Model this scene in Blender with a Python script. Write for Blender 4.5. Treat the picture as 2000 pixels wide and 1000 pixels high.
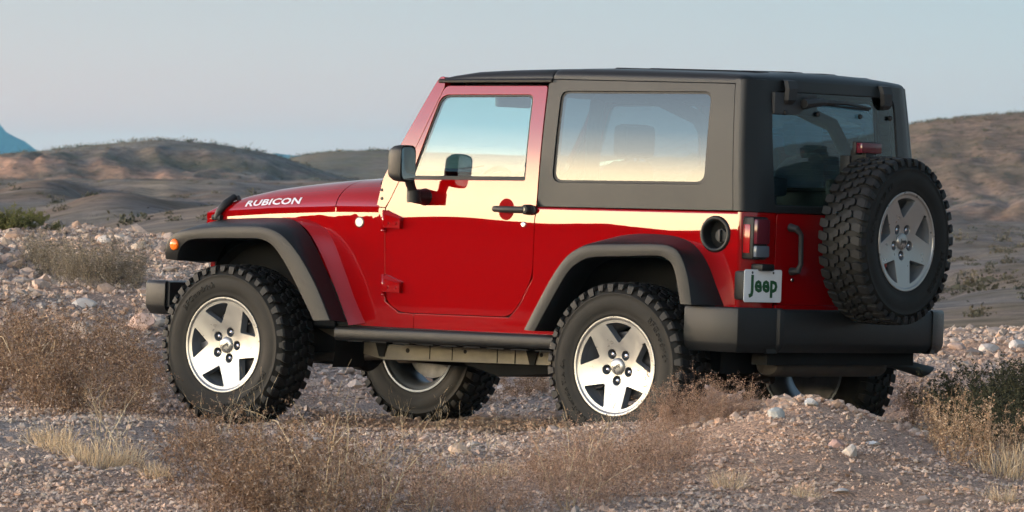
import bpy, bmesh, math, random
import numpy as np
from mathutils import Vector, Matrix
from mathutils.geometry import delaunay_2d_cdt
R = math.radians; PI = math.pi
random.seed(7); np.random.seed(7)
sc = bpy.context.scene
for o in list(bpy.data.objects): bpy.data.objects.remove(o)
col = sc.collection

# ------------------------------------------------------------------ camera
CAM = Vector((21.3074, -26.5126, 1.1749)); YAW = 0.6503; PITCH = -0.0093; FPX = 13053.0
camd = bpy.data.cameras.new('camera'); cam = bpy.data.objects.new('camera', camd); col.objects.link(cam)
camd.sensor_width = 36.0; camd.lens = FPX*36/2000; camd.clip_start = 0.5; camd.clip_end = 40000
cam.location = CAM; cam.rotation_euler = (PI/2+PITCH, 0, YAW)
camd.dof.use_dof = True; camd.dof.focus_distance = 33.0; camd.dof.aperture_fstop = 22.0
sc.camera = cam
# ------------------------------------------------------------------ world: dusk sky with the bright glow low in the west
w = bpy.data.worlds.new('World'); sc.world = w; w.use_nodes = True
nt = w.node_tree; nt.nodes.clear()
def N(nt, t, **k):
    n = nt.nodes.new(t)
    for a, b in k.items(): setattr(n, a, b)
    return n
def L(nt, a, b): nt.links.new(a, b)
SUN_AZ = Vector((-0.60, -0.80))
out = N(nt, 'ShaderNodeOutputWorld'); bg = N(nt, 'ShaderNodeBackground')
sky = N(nt, 'ShaderNodeTexSky', sky_type='NISHITA', sun_disc=False)
sky.sun_elevation = R(4); sky.sun_rotation = math.atan2(SUN_AZ.x, SUN_AZ.y)
tc = N(nt, 'ShaderNodeTexCoord'); sep = N(nt, 'ShaderNodeSeparateXYZ'); L(nt, tc.outputs['Generated'], sep.inputs[0])
def ramp(nt, fac, stops, interp='LINEAR'):
    r = N(nt, 'ShaderNodeValToRGB'); cr = r.color_ramp; cr.interpolation = interp
    while len(cr.elements) < len(stops): cr.elements.new(0.5)
    for e, (p, c) in zip(cr.elements, stops): e.position = p; e.color = (*c, 1)
    L(nt, fac, r.inputs[0]); return r
def mth(nt, op, a, b=None, c=None, clamp=False):
    m = N(nt, 'ShaderNodeMath', operation=op); m.use_clamp = clamp
    for i, v in enumerate((a, b, c)):
        if v is None: continue
        if isinstance(v, (int, float)): m.inputs[i].default_value = v
        else: L(nt, v, m.inputs[i])
    return m.outputs[0]
# elevation factor: sin(elev), 0..1
base = ramp(nt, sep.outputs[2], [(0.0, (.83, .55, .48)), (0.009, (.80, .56, .505)), (0.0214, (.655, .615, .615)), (0.03, (.57, .60, .63)), (0.10, (.42, .50, .57)), (0.3, (.34, .41, .50)), (1.0, (.18, .25, .35))])
# cool side (right of picture) versus glow side
dot = mth(nt, 'ADD', mth(nt, 'MULTIPLY', sep.outputs[0], SUN_AZ.x), mth(nt, 'MULTIPLY', sep.outputs[1], SUN_AZ.y))
gaz = ramp(nt, mth(nt, 'MULTIPLY_ADD', dot, .5, .5), [(0.0, (0, 0, 0)), (0.42, (0.0, 0.0, 0.0)), (0.62, (.16, .16, .16)), (0.80, (.62, .62, .62)), (0.93, (1, 1, 1)), (1.0, (1, 1, 1))], 'EASE')
gel = ramp(nt, sep.outputs[2], [(0.0, (27, 18, 9)), (0.045, (28, 21, 11)), (0.10, (25, 20, 12)), (0.14, (18, 15, 10)), (0.175, (7.5, 7.8, 7.2)), (0.21, (3.6, 4.8, 5.5)), (0.28, (2.0, 2.6, 3.3)), (0.45, (1.3, 1.4, 2.0)), (0.8, (0, 0, 0))])
GLOW = 1.0
def vscale(nt, a, s):
    m = N(nt, 'ShaderNodeVectorMath', operation='SCALE'); L(nt, a, m.inputs[0])
    if isinstance(s, (int, float)): m.inputs['Scale'].default_value = s
    else: L(nt, s, m.inputs['Scale'])
    return m.outputs[0]
def vadd(nt, a, b):
    m = N(nt, 'ShaderNodeVectorMath', operation='ADD'); L(nt, a, m.inputs[0]); L(nt, b, m.inputs[1]); return m.outputs[0]
gm = N(nt, 'ShaderNodeVectorMath', operation='MULTIPLY'); L(nt, gaz.outputs[0], gm.inputs[0]); L(nt, gel.outputs[0], gm.inputs[1])
dr = mth(nt, 'ADD', mth(nt, 'MULTIPLY', sep.outputs[0], math.cos(YAW)), mth(nt, 'MULTIPLY', sep.outputs[1], math.sin(YAW)))
cool = ramp(nt, mth(nt, 'MULTIPLY_ADD', dr, 2.5, .5), [(0.0, (1.22, 1.05, 1.0)), (0.30, (1.10, 1.03, 1.0)), (0.70, (.90, .99, 1.02)), (1.0, (.80, .95, 1.02))])
bm_ = N(nt, 'ShaderNodeVectorMath', operation='MULTIPLY'); L(nt, base.outputs[0], bm_.inputs[0]); L(nt, cool.outputs[0], bm_.inputs[1])
tot = vadd(nt, vscale(nt, gm.outputs[0], GLOW), bm_.outputs[0])
tot = vadd(nt, tot, vscale(nt, sky.outputs[0], 0.02))
L(nt, tot, bg.inputs[0]); bg.inputs[1].default_value = 1.0; L(nt, bg.outputs[0], out.inputs[0])
w.cycles.sampling_method = 'MANUAL'; w.cycles.sample_map_resolution = 1024
# soft last light from the glow
sd = bpy.data.lights.new('sun', 'SUN'); sd.energy = 2.0; sd.angle = R(8); sd.color = (1.0, .72, .50)
so = bpy.data.objects.new('sun', sd); col.objects.link(so)
sv = Vector((-.93*math.cos(R(8)), -.37*math.cos(R(8)), math.sin(R(8))))
so.rotation_euler = sv.to_track_quat('Z', 'Y').to_euler()
sc.view_settings.view_transform = 'Standard'; sc.view_settings.look = 'None'; sc.view_settings.exposure = 0; sc.view_settings.gamma = 1
sc.cycles.max_bounces = 8; sc.cycles.transparent_max_bounces = 24; sc.cycles.caustics_reflective = False; sc.cycles.caustics_refractive = False

# ------------------------------------------------------------------ materials
MATS = {}
def mat(name, color=(.5, .5, .5), rough=.5, metal=0, coat=0, coat_rough=.03, coat_ior=1.5, spec=.5, bump=None, noise=None, emit=None):
    m = bpy.data.materials.new(name); m.use_nodes = True; nt = m.node_tree; b = nt.nodes['Principled BSDF']
    b.inputs['Base Color'].default_value = (*color, 1); b.inputs['Roughness'].default_value = rough; b.inputs['Metallic'].default_value = metal
    b.inputs['Coat Weight'].default_value = coat; b.inputs['Coat Roughness'].default_value = coat_rough; b.inputs['Coat IOR'].default_value = coat_ior
    b.inputs['Specular IOR Level'].default_value = spec
    t = N(nt, 'ShaderNodeTexCoord')
    if noise:   # (scale, amount, detail): gentle mottling of colour and roughness, as dust and grain do
        s, a, d = noise
        nz = N(nt, 'ShaderNodeTexNoise'); nz.inputs['Scale'].default_value = s; nz.inputs['Detail'].default_value = d; L(nt, t.outputs['Object'], nz.inputs['Vector'])
        r = ramp(nt, nz.outputs['Fac'], [(0.3, tuple(c*(1-a) for c in color)), (0.7, tuple(min(1, c*(1+a)) for c in color))])
        L(nt, r.outputs[0], b.inputs['Base Color'])
        L(nt, mth(nt, 'MULTIPLY_ADD', nz.outputs['Fac'], .16, rough-.08), b.inputs['Roughness'])
    if bump:
        s, a = bump
        nz = N(nt, 'ShaderNodeTexNoise'); nz.inputs['Scale'].default_value = s; nz.inputs['Detail'].default_value = 3; L(nt, t.outputs['Object'], nz.inputs['Vector'])
        bp = N(nt, 'ShaderNodeBump'); bp.inputs['Strength'].default_value = a; bp.inputs['Distance'].default_value = .002
        L(nt, nz.outputs['Fac'], bp.inputs['Height']); L(nt, bp.outputs[0], b.inputs['Normal'])
    MATS[name] = m; return m
mat('red_paint', (.235, .0006, .0012), .6, coat=1, coat_rough=.010, coat_ior=1.57, spec=0)
mat('black_plastic', (.010, .0103, .011), .38, spec=.26, bump=(900, .35), noise=(7, .12, 3))
mat('hardtop_plastic', (.011, .0116, .0125), .36, spec=.30, bump=(1100, .3), noise=(5, .10, 3))
mat('soft_black', (.012, .012, .013), .6, noise=(9, .25, 3))
mat('underbody_black', (.006, .006, .006), .8, noise=(6, .4, 4), spec=.2)
mat('frame_steel', (.11, .095, .07), .5, noise=(8, .3, 4))
mat('rubber', (.012, .0115, .0105), .56, spec=.16, noise=(14, .35, 5), bump=(260, .25))
mat('tread_rubber', (.011, .011, .0115), .58, spec=.28, noise=(22, .45, 5), bump=(200, .3))
mat('alloy', (.33, .325, .315), .30, metal=.65, noise=(20, .03, 2), spec=.6)
mat('alloy_recess', (.22, .245, .28), .42, metal=.5, noise=(20, .06, 2))
mat('bright_metal', (.80, .80, .82), .18, metal=1)
mat('steel_dark', (.10, .10, .11), .4, metal=.7, noise=(15, .3, 3))
mat('decal_silver', (.66, .67, .72), .30, metal=.25)
mat('badge_metal', (.45, .42, .36), .35, metal=.6)
mat('white_plate', (.80, .83, .86), .35, noise=(9, .03, 2))
mat('plate_green', (.012, .085, .030), .45)
mat('interior', (.030, .032, .035), .7, noise=(6, .2, 3))
mat('seat_cloth', (.040, .043, .048), .85, noise=(60, .25, 2))
mat('bar_cover', (.05, .055, .06), .7)
mat('mirror_glass', (.85, .9, .92), .02, metal=1)
mat('exhaust_metal', (.14, .11, .095), .45, metal=.6, noise=(10, .3, 4))
mat('rust_pipe', (.05, .04, .032), .6, metal=.3, noise=(14, .3, 4))
def lens(name, c, rough=.12):
    m = mat(name, c, rough, coat=.15, coat_rough=.05, spec=.35); return m
lens('red_lens', (.30, .004, .006)); lens('dark_red_lens', (.10, .012, .022)); lens('clear_lens', (.10, .12, .15), .2); lens('amber_lens', (.85, .17, .015), .15)
def glass(name, trans, ior=1.5, rough=0.0, refl=1.0):
    m = bpy.data.materials.new(name); m.use_nodes = True; nt = m.node_tree; nt.nodes.clear()
    o = N(nt, 'ShaderNodeOutputMaterial'); g = N(nt, 'ShaderNodeBsdfGlossy'); g.inputs['Roughness'].default_value = rough
    g.inputs['Color'].default_value = (refl, refl, refl, 1)
    t = N(nt, 'ShaderNodeBsdfTransparent'); t.inputs['Color'].default_value = (*trans, 1)
    fr = N(nt, 'ShaderNodeFresnel'); fr.inputs['IOR'].default_value = ior
    mx = N(nt, 'ShaderNodeMixShader'); L(nt, fr.outputs[0], mx.inputs[0]); L(nt, t.outputs[0], mx.inputs[1]); L(nt, g.outputs[0], mx.inputs[2])
    L(nt, mx.outputs[0], o.inputs[0]); MATS[name] = m; return m
glass('clear_glass', (.56, .80, .80), 1.62); glass('tinted_glass', (.085, .14, .175), 1.60); glass('rear_glass', (.58, .76, .80), 1.45)

# ------------------------------------------------------------------ object helpers
def tag(o, label=None, cat=None, group=None, kind=None):
    if label: o['label'] = label
    if cat: o['category'] = cat
    if group: o['group'] = group
    if kind: o['kind'] = kind
    return o
def empty(name, loc=(0, 0, 0), parent=None):
    o = bpy.data.objects.new(name, None); col.objects.link(o); o.location = loc; o.parent = parent; o.empty_display_size = .1; return o
def link_mesh(name, me, material, parent=None, loc=None):
    o = bpy.data.objects.new(name, me); col.objects.link(o)
    if material is not None:
        me.materials.append(MATS[material] if isinstance(material, str) else material)
    o.parent = parent
    if loc is not None: o.location = loc
    return o
class MB:
    """collects shapes for ONE mesh object"""
    def __init__(s): s.v = []; s.f = []; s.n = {}; s.sm = []
    def add(s, v, f, smooth=True, normals=None):
        b = len(s.v); s.v += [tuple(p) for p in v]; s.f += [tuple(i+b for i in q) for q in f]; s.sm += [smooth]*len(f)
        if normals is not None:
            for i, n in enumerate(normals):
                if n is not None: s.n[b+i] = n
        return s
    def xf(s, M, start=0):
        s.v[start:] = [tuple(M @ Vector(p)) for p in s.v[start:]]
        return s
    def box(s, lo, hi, bev=0.0):
        (x0, y0, z0), (x1, y1, z1) = lo, hi
        if bev <= 0:
            v = [(x, y, z) for x in (x0, x1) for y in (y0, y1) for z in (z0, z1)]
            return s.add(v, [(0, 1, 3, 2), (4, 6, 7, 5), (0, 4, 5, 1), (2, 3, 7, 6), (0, 2, 6, 4), (1, 5, 7, 3)], False)
        bm = bmesh.new(); bmesh.ops.create_cube(bm, size=1)
        for p in bm.verts: p.co = Vector(((x0+x1)/2+p.co.x*(x1-x0), (y0+y1)/2+p.co.y*(y1-y0), (z0+z1)/2+p.co.z*(z1-z0)))
        bmesh.ops.bevel(bm, geom=bm.edges[:], offset=bev, segments=2, affect='EDGES', profile=.6)
        return s.bm(bm, False)
    def bm(s, bm, smooth=True):
        bm.verts.index_update(); s.add([v.co for v in bm.verts], [[v.index for v in f.verts] for f in bm.faces], smooth); bm.free(); return s
    def tube(s, pts, r, n=10, caps=True, smooth=True):
        pts = [Vector(p) for p in pts]; rs = r if isinstance(r, (list, tuple)) else [r]*len(pts)
        V = []; F = []; up = None
        for i, p in enumerate(pts):
            t = (pts[min(i+1, len(pts)-1)]-pts[max(i-1, 0)]).normalized()
            if up is None:
                up = t.orthogonal().normalized()
            up = (up-t*up.dot(t)).normalized(); bi = t.cross(up)
            for k in range(n):
                a = 2*PI*k/n; V.append(p+(up*math.cos(a)+bi*math.sin(a))*rs[i])
        for i in range(len(pts)-1):
            for k in range(n):
                a = i*n+k; b = i*n+(k+1) % n; F.append((a, b, b+n, a+n))
        s.add(V, F, smooth)
        if caps:
            for i0, rev in ((0, True), ((len(pts)-1)*n, False)):
                ring = [V[i0+k] for k in range(n)]
                s.add(ring, [tuple(range(n))[::-1] if rev else tuple(range(n))], False)
        return s
    def lathe(s, prof, n=48, axis='y', center=(0, 0, 0), closed=False, a0=0, a1=2*PI):
        """prof: list of (r, h) ; axis direction of h"""
        V = []; F = []; full = abs(a1-a0-2*PI) < 1e-6; m = n if full else n+1
        for k in range(m):
            a = a0+(a1-a0)*k/n; c, sn = math.cos(a), math.sin(a)
            for r, h in prof:
                if axis == 'y': V.append((center[0]+r*c, center[1]+h, center[2]+r*sn))
                elif axis == 'x': V.append((center[0]+h, center[1]+r*c, center[2]+r*sn))
                else: V.append((center[0]+r*c, center[1]+r*sn, center[2]+h))
        P = len(prof)
        for k in range(n):
            k2 = (k+1) % m
            for j in range(P-1 if not closed else P):
                j2 = (j+1) % P
                q = (k*P+j, k2*P+j, k2*P+j2, k*P+j2)
                F.append(q if axis != 'y' else q[::-1])
        return s.add(V, F, True)
    def build(s, name, material, parent=None, loc=None, auto=None, recalc=True):
        me = bpy.data.meshes.new(name); me.from_pydata(s.v, [], s.f)
        me.polygons.foreach_set('use_smooth', s.sm)
        if recalc and not s.n:
            bm = bmesh.new(); bm.from_mesh(me); bmesh.ops.remove_doubles(bm, verts=bm.verts, dist=1e-6); bmesh.ops.recalc_face_normals(bm, faces=bm.faces); bm.to_mesh(me); bm.free()
        if auto is not None: me.set_sharp_from_angle(angle=R(auto))
        if s.n:
            nn = [s.n.get(i, (0, 0, 0)) for i in range(len(s.v))]
            me.normals_split_custom_set_from_vertices([Vector(n) for n in nn])
        me.update()
        return link_mesh(name, me, material, parent, loc)
def catmull(P, n=8, closed=False):
    P = [np.array(p, float) for p in P]; out = []
    m = len(P)
    for i in range(m if closed else m-1):
        p0 = P[(i-1) % m] if closed else P[max(i-1, 0)]; p1 = P[i]; p2 = P[(i+1) % m]; p3 = P[(i+2) % m] if closed else P[min(i+2, m-1)]
        for k in range(n):
            t = k/n
            out.append(.5*((2*p1)+(-p0+p2)*t+(2*p0-5*p1+4*p2-p3)*t*t+(-p0+3*p1-3*p2+p3)*t**3))
    if not closed: out.append(P[-1])
    return out
def round_poly(P, rad, n=5):
    """round the corners of polygon P; rad scalar or list"""
    P = [np.array(p, float) for p in P]; m = len(P); rad = rad if isinstance(rad, (list, tuple)) else [rad]*m; out = []
    for i in range(m):
        a, b, c = P[i-1], P[i], P[(i+1) % m]; r = rad[i]
        if r <= 0: out.append(b); continue
        u = a-b; v = c-b; lu, lv = np.linalg.norm(u), np.linalg.norm(v); u = u/lu; v = v/lv
        d = min(r, .48*lu, .48*lv); s, e = b+u*d, b+v*d
        for k in range(n+1):
            t = k/n; out.append((1-t)**2*s+2*t*(1-t)*b+t*t*e)
    return out
def inside(pt, poly):
    x, y = pt; c = False; j = len(poly)-1
    for i in range(len(poly)):
        xi, yi = poly[i]; xj, yj = poly[j]
        if (yi > y) != (yj > y) and x < (xj-xi)*(y-yi)/(yj-yi)+xi: c = not c
        j = i
    return c
def resample(poly, step):
    out = []
    for i in range(len(poly)):
        a = np.array(poly[i]); b = np.array(poly[(i+1) % len(poly)]); l = np.linalg.norm(b-a); k = max(1, int(math.ceil(l/step)))
        for j in range(k): out.append(a+(b-a)*j/k)
    return out
def area(poly): return sum(poly[i-1][0]*poly[i][1]-poly[i][0]*poly[i-1][1] for i in range(len(poly)))/2
def fill(polys, step, grid=None):
    """triangulate outer polygon minus holes with interior grid points of spacing step"""
    polys = [resample(p, step) for p in polys]
    V = []; E = []; 
    for p in polys:
        b = len(V); V += [Vector((float(q[0]), float(q[1]))) for q in p]; E += [(b+i, b+(i+1) % len(p)) for i in range(len(p))]
    nb = len(V)
    xs = [v.x for v in V]; ys = [v.y for v in V]; g = grid or step
    bp = np.array([(v.x, v.y) for v in V])
    SA = bp[[e[0] for e in E]]; SD = bp[[e[1] for e in E]]-SA; SL = (SD**2).sum(1)+1e-12
    x = min(xs)+g*.5
    while x < max(xs):
        y = min(ys)+g*.5
        while y < max(ys):
            if inside((x, y), polys[0]) and not any(inside((x, y), h) for h in polys[1:]):
                q = np.array([x, y])-SA; t = np.clip((q*SD).sum(1)/SL, 0, 1); dd = ((q-SD*t[:, None])**2).sum(1).min()
                if dd > (g*.33)**2: V.append(Vector((x, y)))
            y += g
        x += g
    ov, oe, of, *_ = delaunay_2d_cdt(V, E, [], 0, 1e-6)
    F = []
    for f in of:
        c = sum((ov[i] for i in f), Vector((0, 0)))/len(f)
        if inside(c, polys[0]) and not any(inside(c, h) for h in polys[1:]): F.append(tuple(f))
    return [tuple(v) for v in ov], F, polys
def surf_panel(mb, polys, fn, nfn, thick=.012, edge=.003, step=.05, holes_edge=True):
    """polys: [outer, hole, ...] in 2-D; fn(a,b)->3-D point, nfn(a,b)->outward normal. Adds curved top skin plus rolled edges."""
    V, F, P = fill(polys, step)
    pts = [Vector(fn(*v)) for v in V]; nr = [Vector(nfn(*v)).normalized() for v in V]
    # orient
    FF = []
    for f in F:
        a, b, c = (pts[i] for i in f[:3]); n = (b-a).cross(c-a)
        FF.append(f if n.dot(nr[f[0]]) > 0 else tuple(reversed(f)))
    mb.add(pts, FF, True, nr)
    for k, p in enumerate(P):
        if k and not holes_edge: continue
        if area(p) < 0: p = p[::-1]
        m = len(p); sgn = 1 if k == 0 else -1
        top = []; mid = []; bot = []; nt_ = []; no = []
        for i in range(m):
            a, b, c = np.array(p[i-1]), np.array(p[i]), np.array(p[(i+1) % m])
            t = c-a; t = t/(np.linalg.norm(t)+1e-9); o2 = np.array([t[1], -t[0]])*sgn
            q = b+o2*edge
            n3 = Vector(nfn(*b)).normalized(); P0 = Vector(fn(*b)); P1 = Vector(fn(*q))-n3*edge; P2 = P1-n3*thick
            o3 = (Vector(fn(*(b+o2*.01)))-P0).normalized()
            top.append(P0); mid.append(P1); bot.append(P2); nt_.append(n3); no.append(o3)
        VV = top+mid+bot; NN = nt_+no+no; F2 = []
        for i in range(m):
            j = (i+1) % m
            for r in (0, 1):
                q = (r*m+i, r*m+j, (r+1)*m+j, (r+1)*m+i)
                a, b, c = VV[q[0]], VV[q[1]], VV[q[2]]
                nn = (b-a).cross(c-a); F2.append(q if nn.dot(no[i]+nt_[i]*(1 if r == 0 else 0)) > 0 else q[::-1])
        mb.add(VV, F2, True, NN)
    return mb
def text_mesh(mb, s, size, fn, depth=.002, fine=0, offset=0.0, spacing=1.0, xs=1.0, shear=0.0, align='CENTER', res=2):
    """letters as solid geometry; fn(x, y, d) maps text plane + depth to 3-D"""
    cu = bpy.data.curves.new('t', 'FONT'); cu.body = s; cu.size = size; cu.align_x = align; cu.align_y = 'CENTER'; cu.offset = offset; cu.space_character = spacing; cu.resolution_u = res; cu.shear = shear
    cu.extrude = .5
    o = bpy.data.objects.new('t', cu); col.objects.link(o); bpy.context.view_layer.update()
    me = bpy.data.meshes.new_from_object(o.evaluated_get(bpy.context.evaluated_depsgraph_get()))
    if fine:
        bm = bmesh.new(); bm.from_mesh(me); bmesh.ops.remove_doubles(bm, verts=bm.verts, dist=1e-5); bmesh.ops.triangulate(bm, faces=bm.faces[:])
        for _ in range(3):
            le = [e for e in bm.edges if ((e.verts[0].co-e.verts[1].co).xy).length > fine]
            if le: bmesh.ops.subdivide_edges(bm, edges=le, cuts=1)
            bmesh.ops.triangulate(bm, faces=[f for f in bm.faces if len(f.verts) > 3])
        bm.to_mesh(me); bm.free()
    V = [fn(v.co.x*xs, v.co.y, v.co.z*2*depth*.5+depth*.5) for v in me.vertices]; F = [tuple(p.vertices) for p in me.polygons]
    bpy.data.objects.remove(o); bpy.data.meshes.remove(me); bpy.data.curves.remove(cu)
    mb.add(V, F, False); return mb
# ================================================================== THE CAR (x: towards the tail, y: away from the driver's side, z: up; front axle at x=0)
car = empty('off_road_car'); WB = 2.424; TR = .786
tag(car, 'red two-door off-road car with black hardtop and a spare wheel on its tail', 'car')
Q = Matrix(((0.999588, 0.0000235, 0.028691, 0), (-0.00064972, 0.9997618, 0.0218157, 0), (-0.0286837, -0.0218254, 0.99935, 0), (0, 0, 0, 1)))
car.matrix_world = Q
TZ = np.array([.40, .53, .70, .90, 1.00, 1.05, 1.085, 1.13, 1.27, 1.50, 1.78, 1.9]); TA = np.radians([-2.5, -1.6, -.7, -.25, .05, .45, 1.3, 1.9, 2.9, 5.6, 8.2, 8.5])
_z = np.linspace(.4, 1.9, 601); _a = np.interp(_z, TZ, TA); _k = np.hanning(31); _k /= _k.sum()
_a = np.convolve(np.pad(_a, 15, mode='edge'), _k, 'valid'); _o = np.cumsum(np.tan(_a))*(_z[1]-_z[0]); _o -= np.interp(1.0, _z, _o)
def taper(x):
    t = max(0.0, (.84-x)/1.2); return .13*t**1.35
def zseam(x): return float(np.interp(x, [-.45, -.36, -.2, .1, .563, .80, .9], [1.045, 1.055, 1.071, 1.092, 1.114, 1.119, 1.120]))
def W(x, z): return .75-float(np.interp(z+(1.12-zseam(x))*math.exp(-((z-1.09)/.12)**2)+(.010*math.sin(2.9*x+.6)+.006*math.sin(6.7*x+2))*math.exp(-((z-1.06)/.09)**2), _z, _o))-taper(x)
def sf(x, z, off=0): return (x, -(W(x, z)+off), z)
def sn(x, z):
    e = .004; dz = (W(x, z+e)-W(x, z-e))/(2*e); dx = (W(x+e, z)-W(x-e, z))/(2*e); return (-dx, -1, -dz)
def side(mb, polys, off=0, **k):
    for s in (-1, 1):
        fn = lambda a, b, s=s: (lambda p: (p[0], -s*p[1]*-1 if s < 0 else -p[1], p[2]))(sf(a, b, off))
        if s < 0: f2, n2 = (lambda a, b: sf(a, b, off)), sn
        else: f2 = lambda a, b: (sf(a, b, off)[0], -sf(a, b, off)[1], b); n2 = lambda a, b: (sn(a, b)[0], 1, sn(a, b)[2])
        surf_panel(mb, polys, f2, n2, **k)
    return mb
def one_side(mb, polys, s, off=0, **k):
    if s < 0: f2, n2 = (lambda a, b: sf(a, b, off)), sn
    else: f2 = lambda a, b: (sf(a, b, off)[0], -sf(a, b, off)[1], b); n2 = lambda a, b: (sn(a, b)[0], 1, sn(a, b)[2])
    return surf_panel(mb, polys, f2, n2, **k)
def zseam(x): return float(np.interp(x, [-.45, -.36, -.2, .1, .563, .80, .9], [1.045, 1.055, 1.071, 1.092, 1.114, 1.119, 1.120]))
def circle(cx, cy, r, n=28): return [(cx+r*math.cos(2*PI*i/n), cy+r*math.sin(2*PI*i/n)) for i in range(n)]
GAP = .0035
door_low = [(.877, 1.10), (.896, .70), (1.0, .607), (1.245, .604), (1.66, .611), (1.735, .70), (1.792, .88), (1.795, 1.10)]
door_out = round_poly([(.880, 1.112), (.897, .662), (.985, .607), (1.66, .612), (1.72, .672), (1.793, .80), (1.796, 1.085), (1.803, 1.16), (1.808, 1.734), (1.186, 1.722), (1.042, 1.411), (.903, 1.150)],
                      [.015, .05, .06, .08, .03, .10, .10, .2, .012, .03, .3, .05], 6)
win_open = round_poly([(1.020, 1.258), (1.728, 1.272), (1.733, 1.694), (1.168, 1.682)], [.012, .012, .035, .05], 6)
win_glass = round_poly([(1.034, 1.277), (1.716, 1.290), (1.721, 1.683), (1.176, 1.671)], [.010, .010, .028, .04], 5)
q_open = round_poly([(1.888, 1.268), (2.800, 1.283), (2.795, 1.728), (1.895, 1.714)], [.055, .06, .05, .045], 7)
q_glass = round_poly([(1.903, 1.281), (2.787, 1.296), (2.782, 1.716), (1.909, 1.702)], [.045, .05, .04, .038], 7)

# ---- tub
tub = MB()
tub_poly = [(1.078, .600), (1.078, .532), (1.93, .532), (1.99, .60), (2.09, .79), (2.15, .89), (2.24, .955), (2.70, .965), (2.79, .92), (2.85, .81), (2.89, .705), (3.0, .70), (3.0, 1.149), (1.811, 1.136), (1.803, 1.085)] \
    + [tuple(p) for p in [(1.800, .80), (1.727, .668), (1.664, .604), (1.60, .6035)]]
for s in (-1, 1): one_side(tub, [tub_poly]+([circle(2.876, 1.051, .074)] if s < 0 else []), s, step=.04)
def rear_x(a, z):   # a: y at tub width
    b = abs(a); x = 3.085-.02*(b/.5)**2 if b < .5 else 3.065-.10*(b-.5)-2.2*max(0, b-.62)**2
    return x-.055*max(0, z-1.16)/.65
def xend(z): return 3.0-.055*max(0, z-1.16)/.65
def rear_f(a, z, dx=0):
    k = W(3.0, z)/.75; b = abs(a)
    # round the vertical corner
    x = rear_x(a, z)
    return (x+dx, a*k, z)
def rear_n(a, z):
    e = .004; p = Vector(rear_f(a+e, z))-Vector(rear_f(a-e, z)); q = Vector(rear_f(a, z+e))-Vector(rear_f(a, z-e)); return p.cross(q)
print('rear corner', rear_f(.745, 1.1), rear_f(.75, 1.1))
def corner_strip(mb, z0, z1, m=10, dx=0):
    for s in (-1, 1):
        V = []; Nn = []; F = []; xs = rear_x(.735, 1.0)
        for j in range(m+1):
            z = z0+(z1-z0)*j/m; k = W(3.0, z)/.75; P = Vector((xend(z), s*W(3.0, z), z)); E = Vector(rear_f(.715*s, z, dx)); c = Vector((E.x+.002, s*(W(3.0, z)-.003), z))
            nS = Vector((0, s, -.0)); nS.z = -sn(3.0, z)[2]*-1; nR = Vector(rear_n(.72*s, z)).normalized(); nS.normalize()
            if nR.x < 0: nR = -nR
            for i in range(7):
                t = i/6; q = (1-t)**2*P+2*t*(1-t)*(P*.15+c*.85)+t*t*E; V.append(q); Nn.append((nS*(1-t)+nR*t).normalized())
        for j in range(m):
            for i in range(6):
                q = (j*7+i, j*7+i+1, (j+1)*7+i+1, (j+1)*7+i); a, b, c2 = V[q[0]], V[q[1]], V[q[2]]
                F.append(q if (b-a).cross(c2-a).dot(Nn[q[0]]) > 0 else q[::-1])
        mb.add(V, F, True, Nn)
corner_strip(tub, .70, 1.160, 10, -.012)
for s in (-1, 1):   # rear corner panels beside the tailgate
    surf_panel(tub, [[(s*.7145, .70), (s*.7145, 1.160), (s*.512, 1.160), (s*.512, .70)]], lambda a, z: rear_f(a, z, -.012), rear_n, step=.05, thick=.02)
surf_panel(tub, [[(-.50, .70), (.50, .70), (.50, .722), (-.50, .722)]], lambda a, z: rear_f(a, z), rear_n, step=.05)
for s in (-1, 1):   # rolled top rail of the tub
    V = []; Nn = []; F = []; K = 7
    for i, x in enumerate(np.linspace(1.8115, 3.0, 40)):
        z0 = 1.1365+(x-1.8115)/1.1885*.013
        for k in range(K):
            a = k/(K-1)*R(80); V.append((x, s*(W(x, z0)-.013*(1-math.cos(a))), z0+.011*math.sin(a))); Nn.append((0, s*math.cos(a*.95+.06), math.sin(a*.95+.06)))
    for i in range(39):
        for k in range(K-1):
            q = (i*K+k, (i+1)*K+k, (i+1)*K+k+1, i*K+k+1); a_, b_, c_ = (Vector(V[j]) for j in q[:3]); F.append(q if (b_-a_).cross(c_-a_).dot(Vector(Nn[q[0]])) > 0 else q[::-1])
    tub.add(V, F, True, Nn)
body = tub.build('tub', 'red_paint', car)
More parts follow.
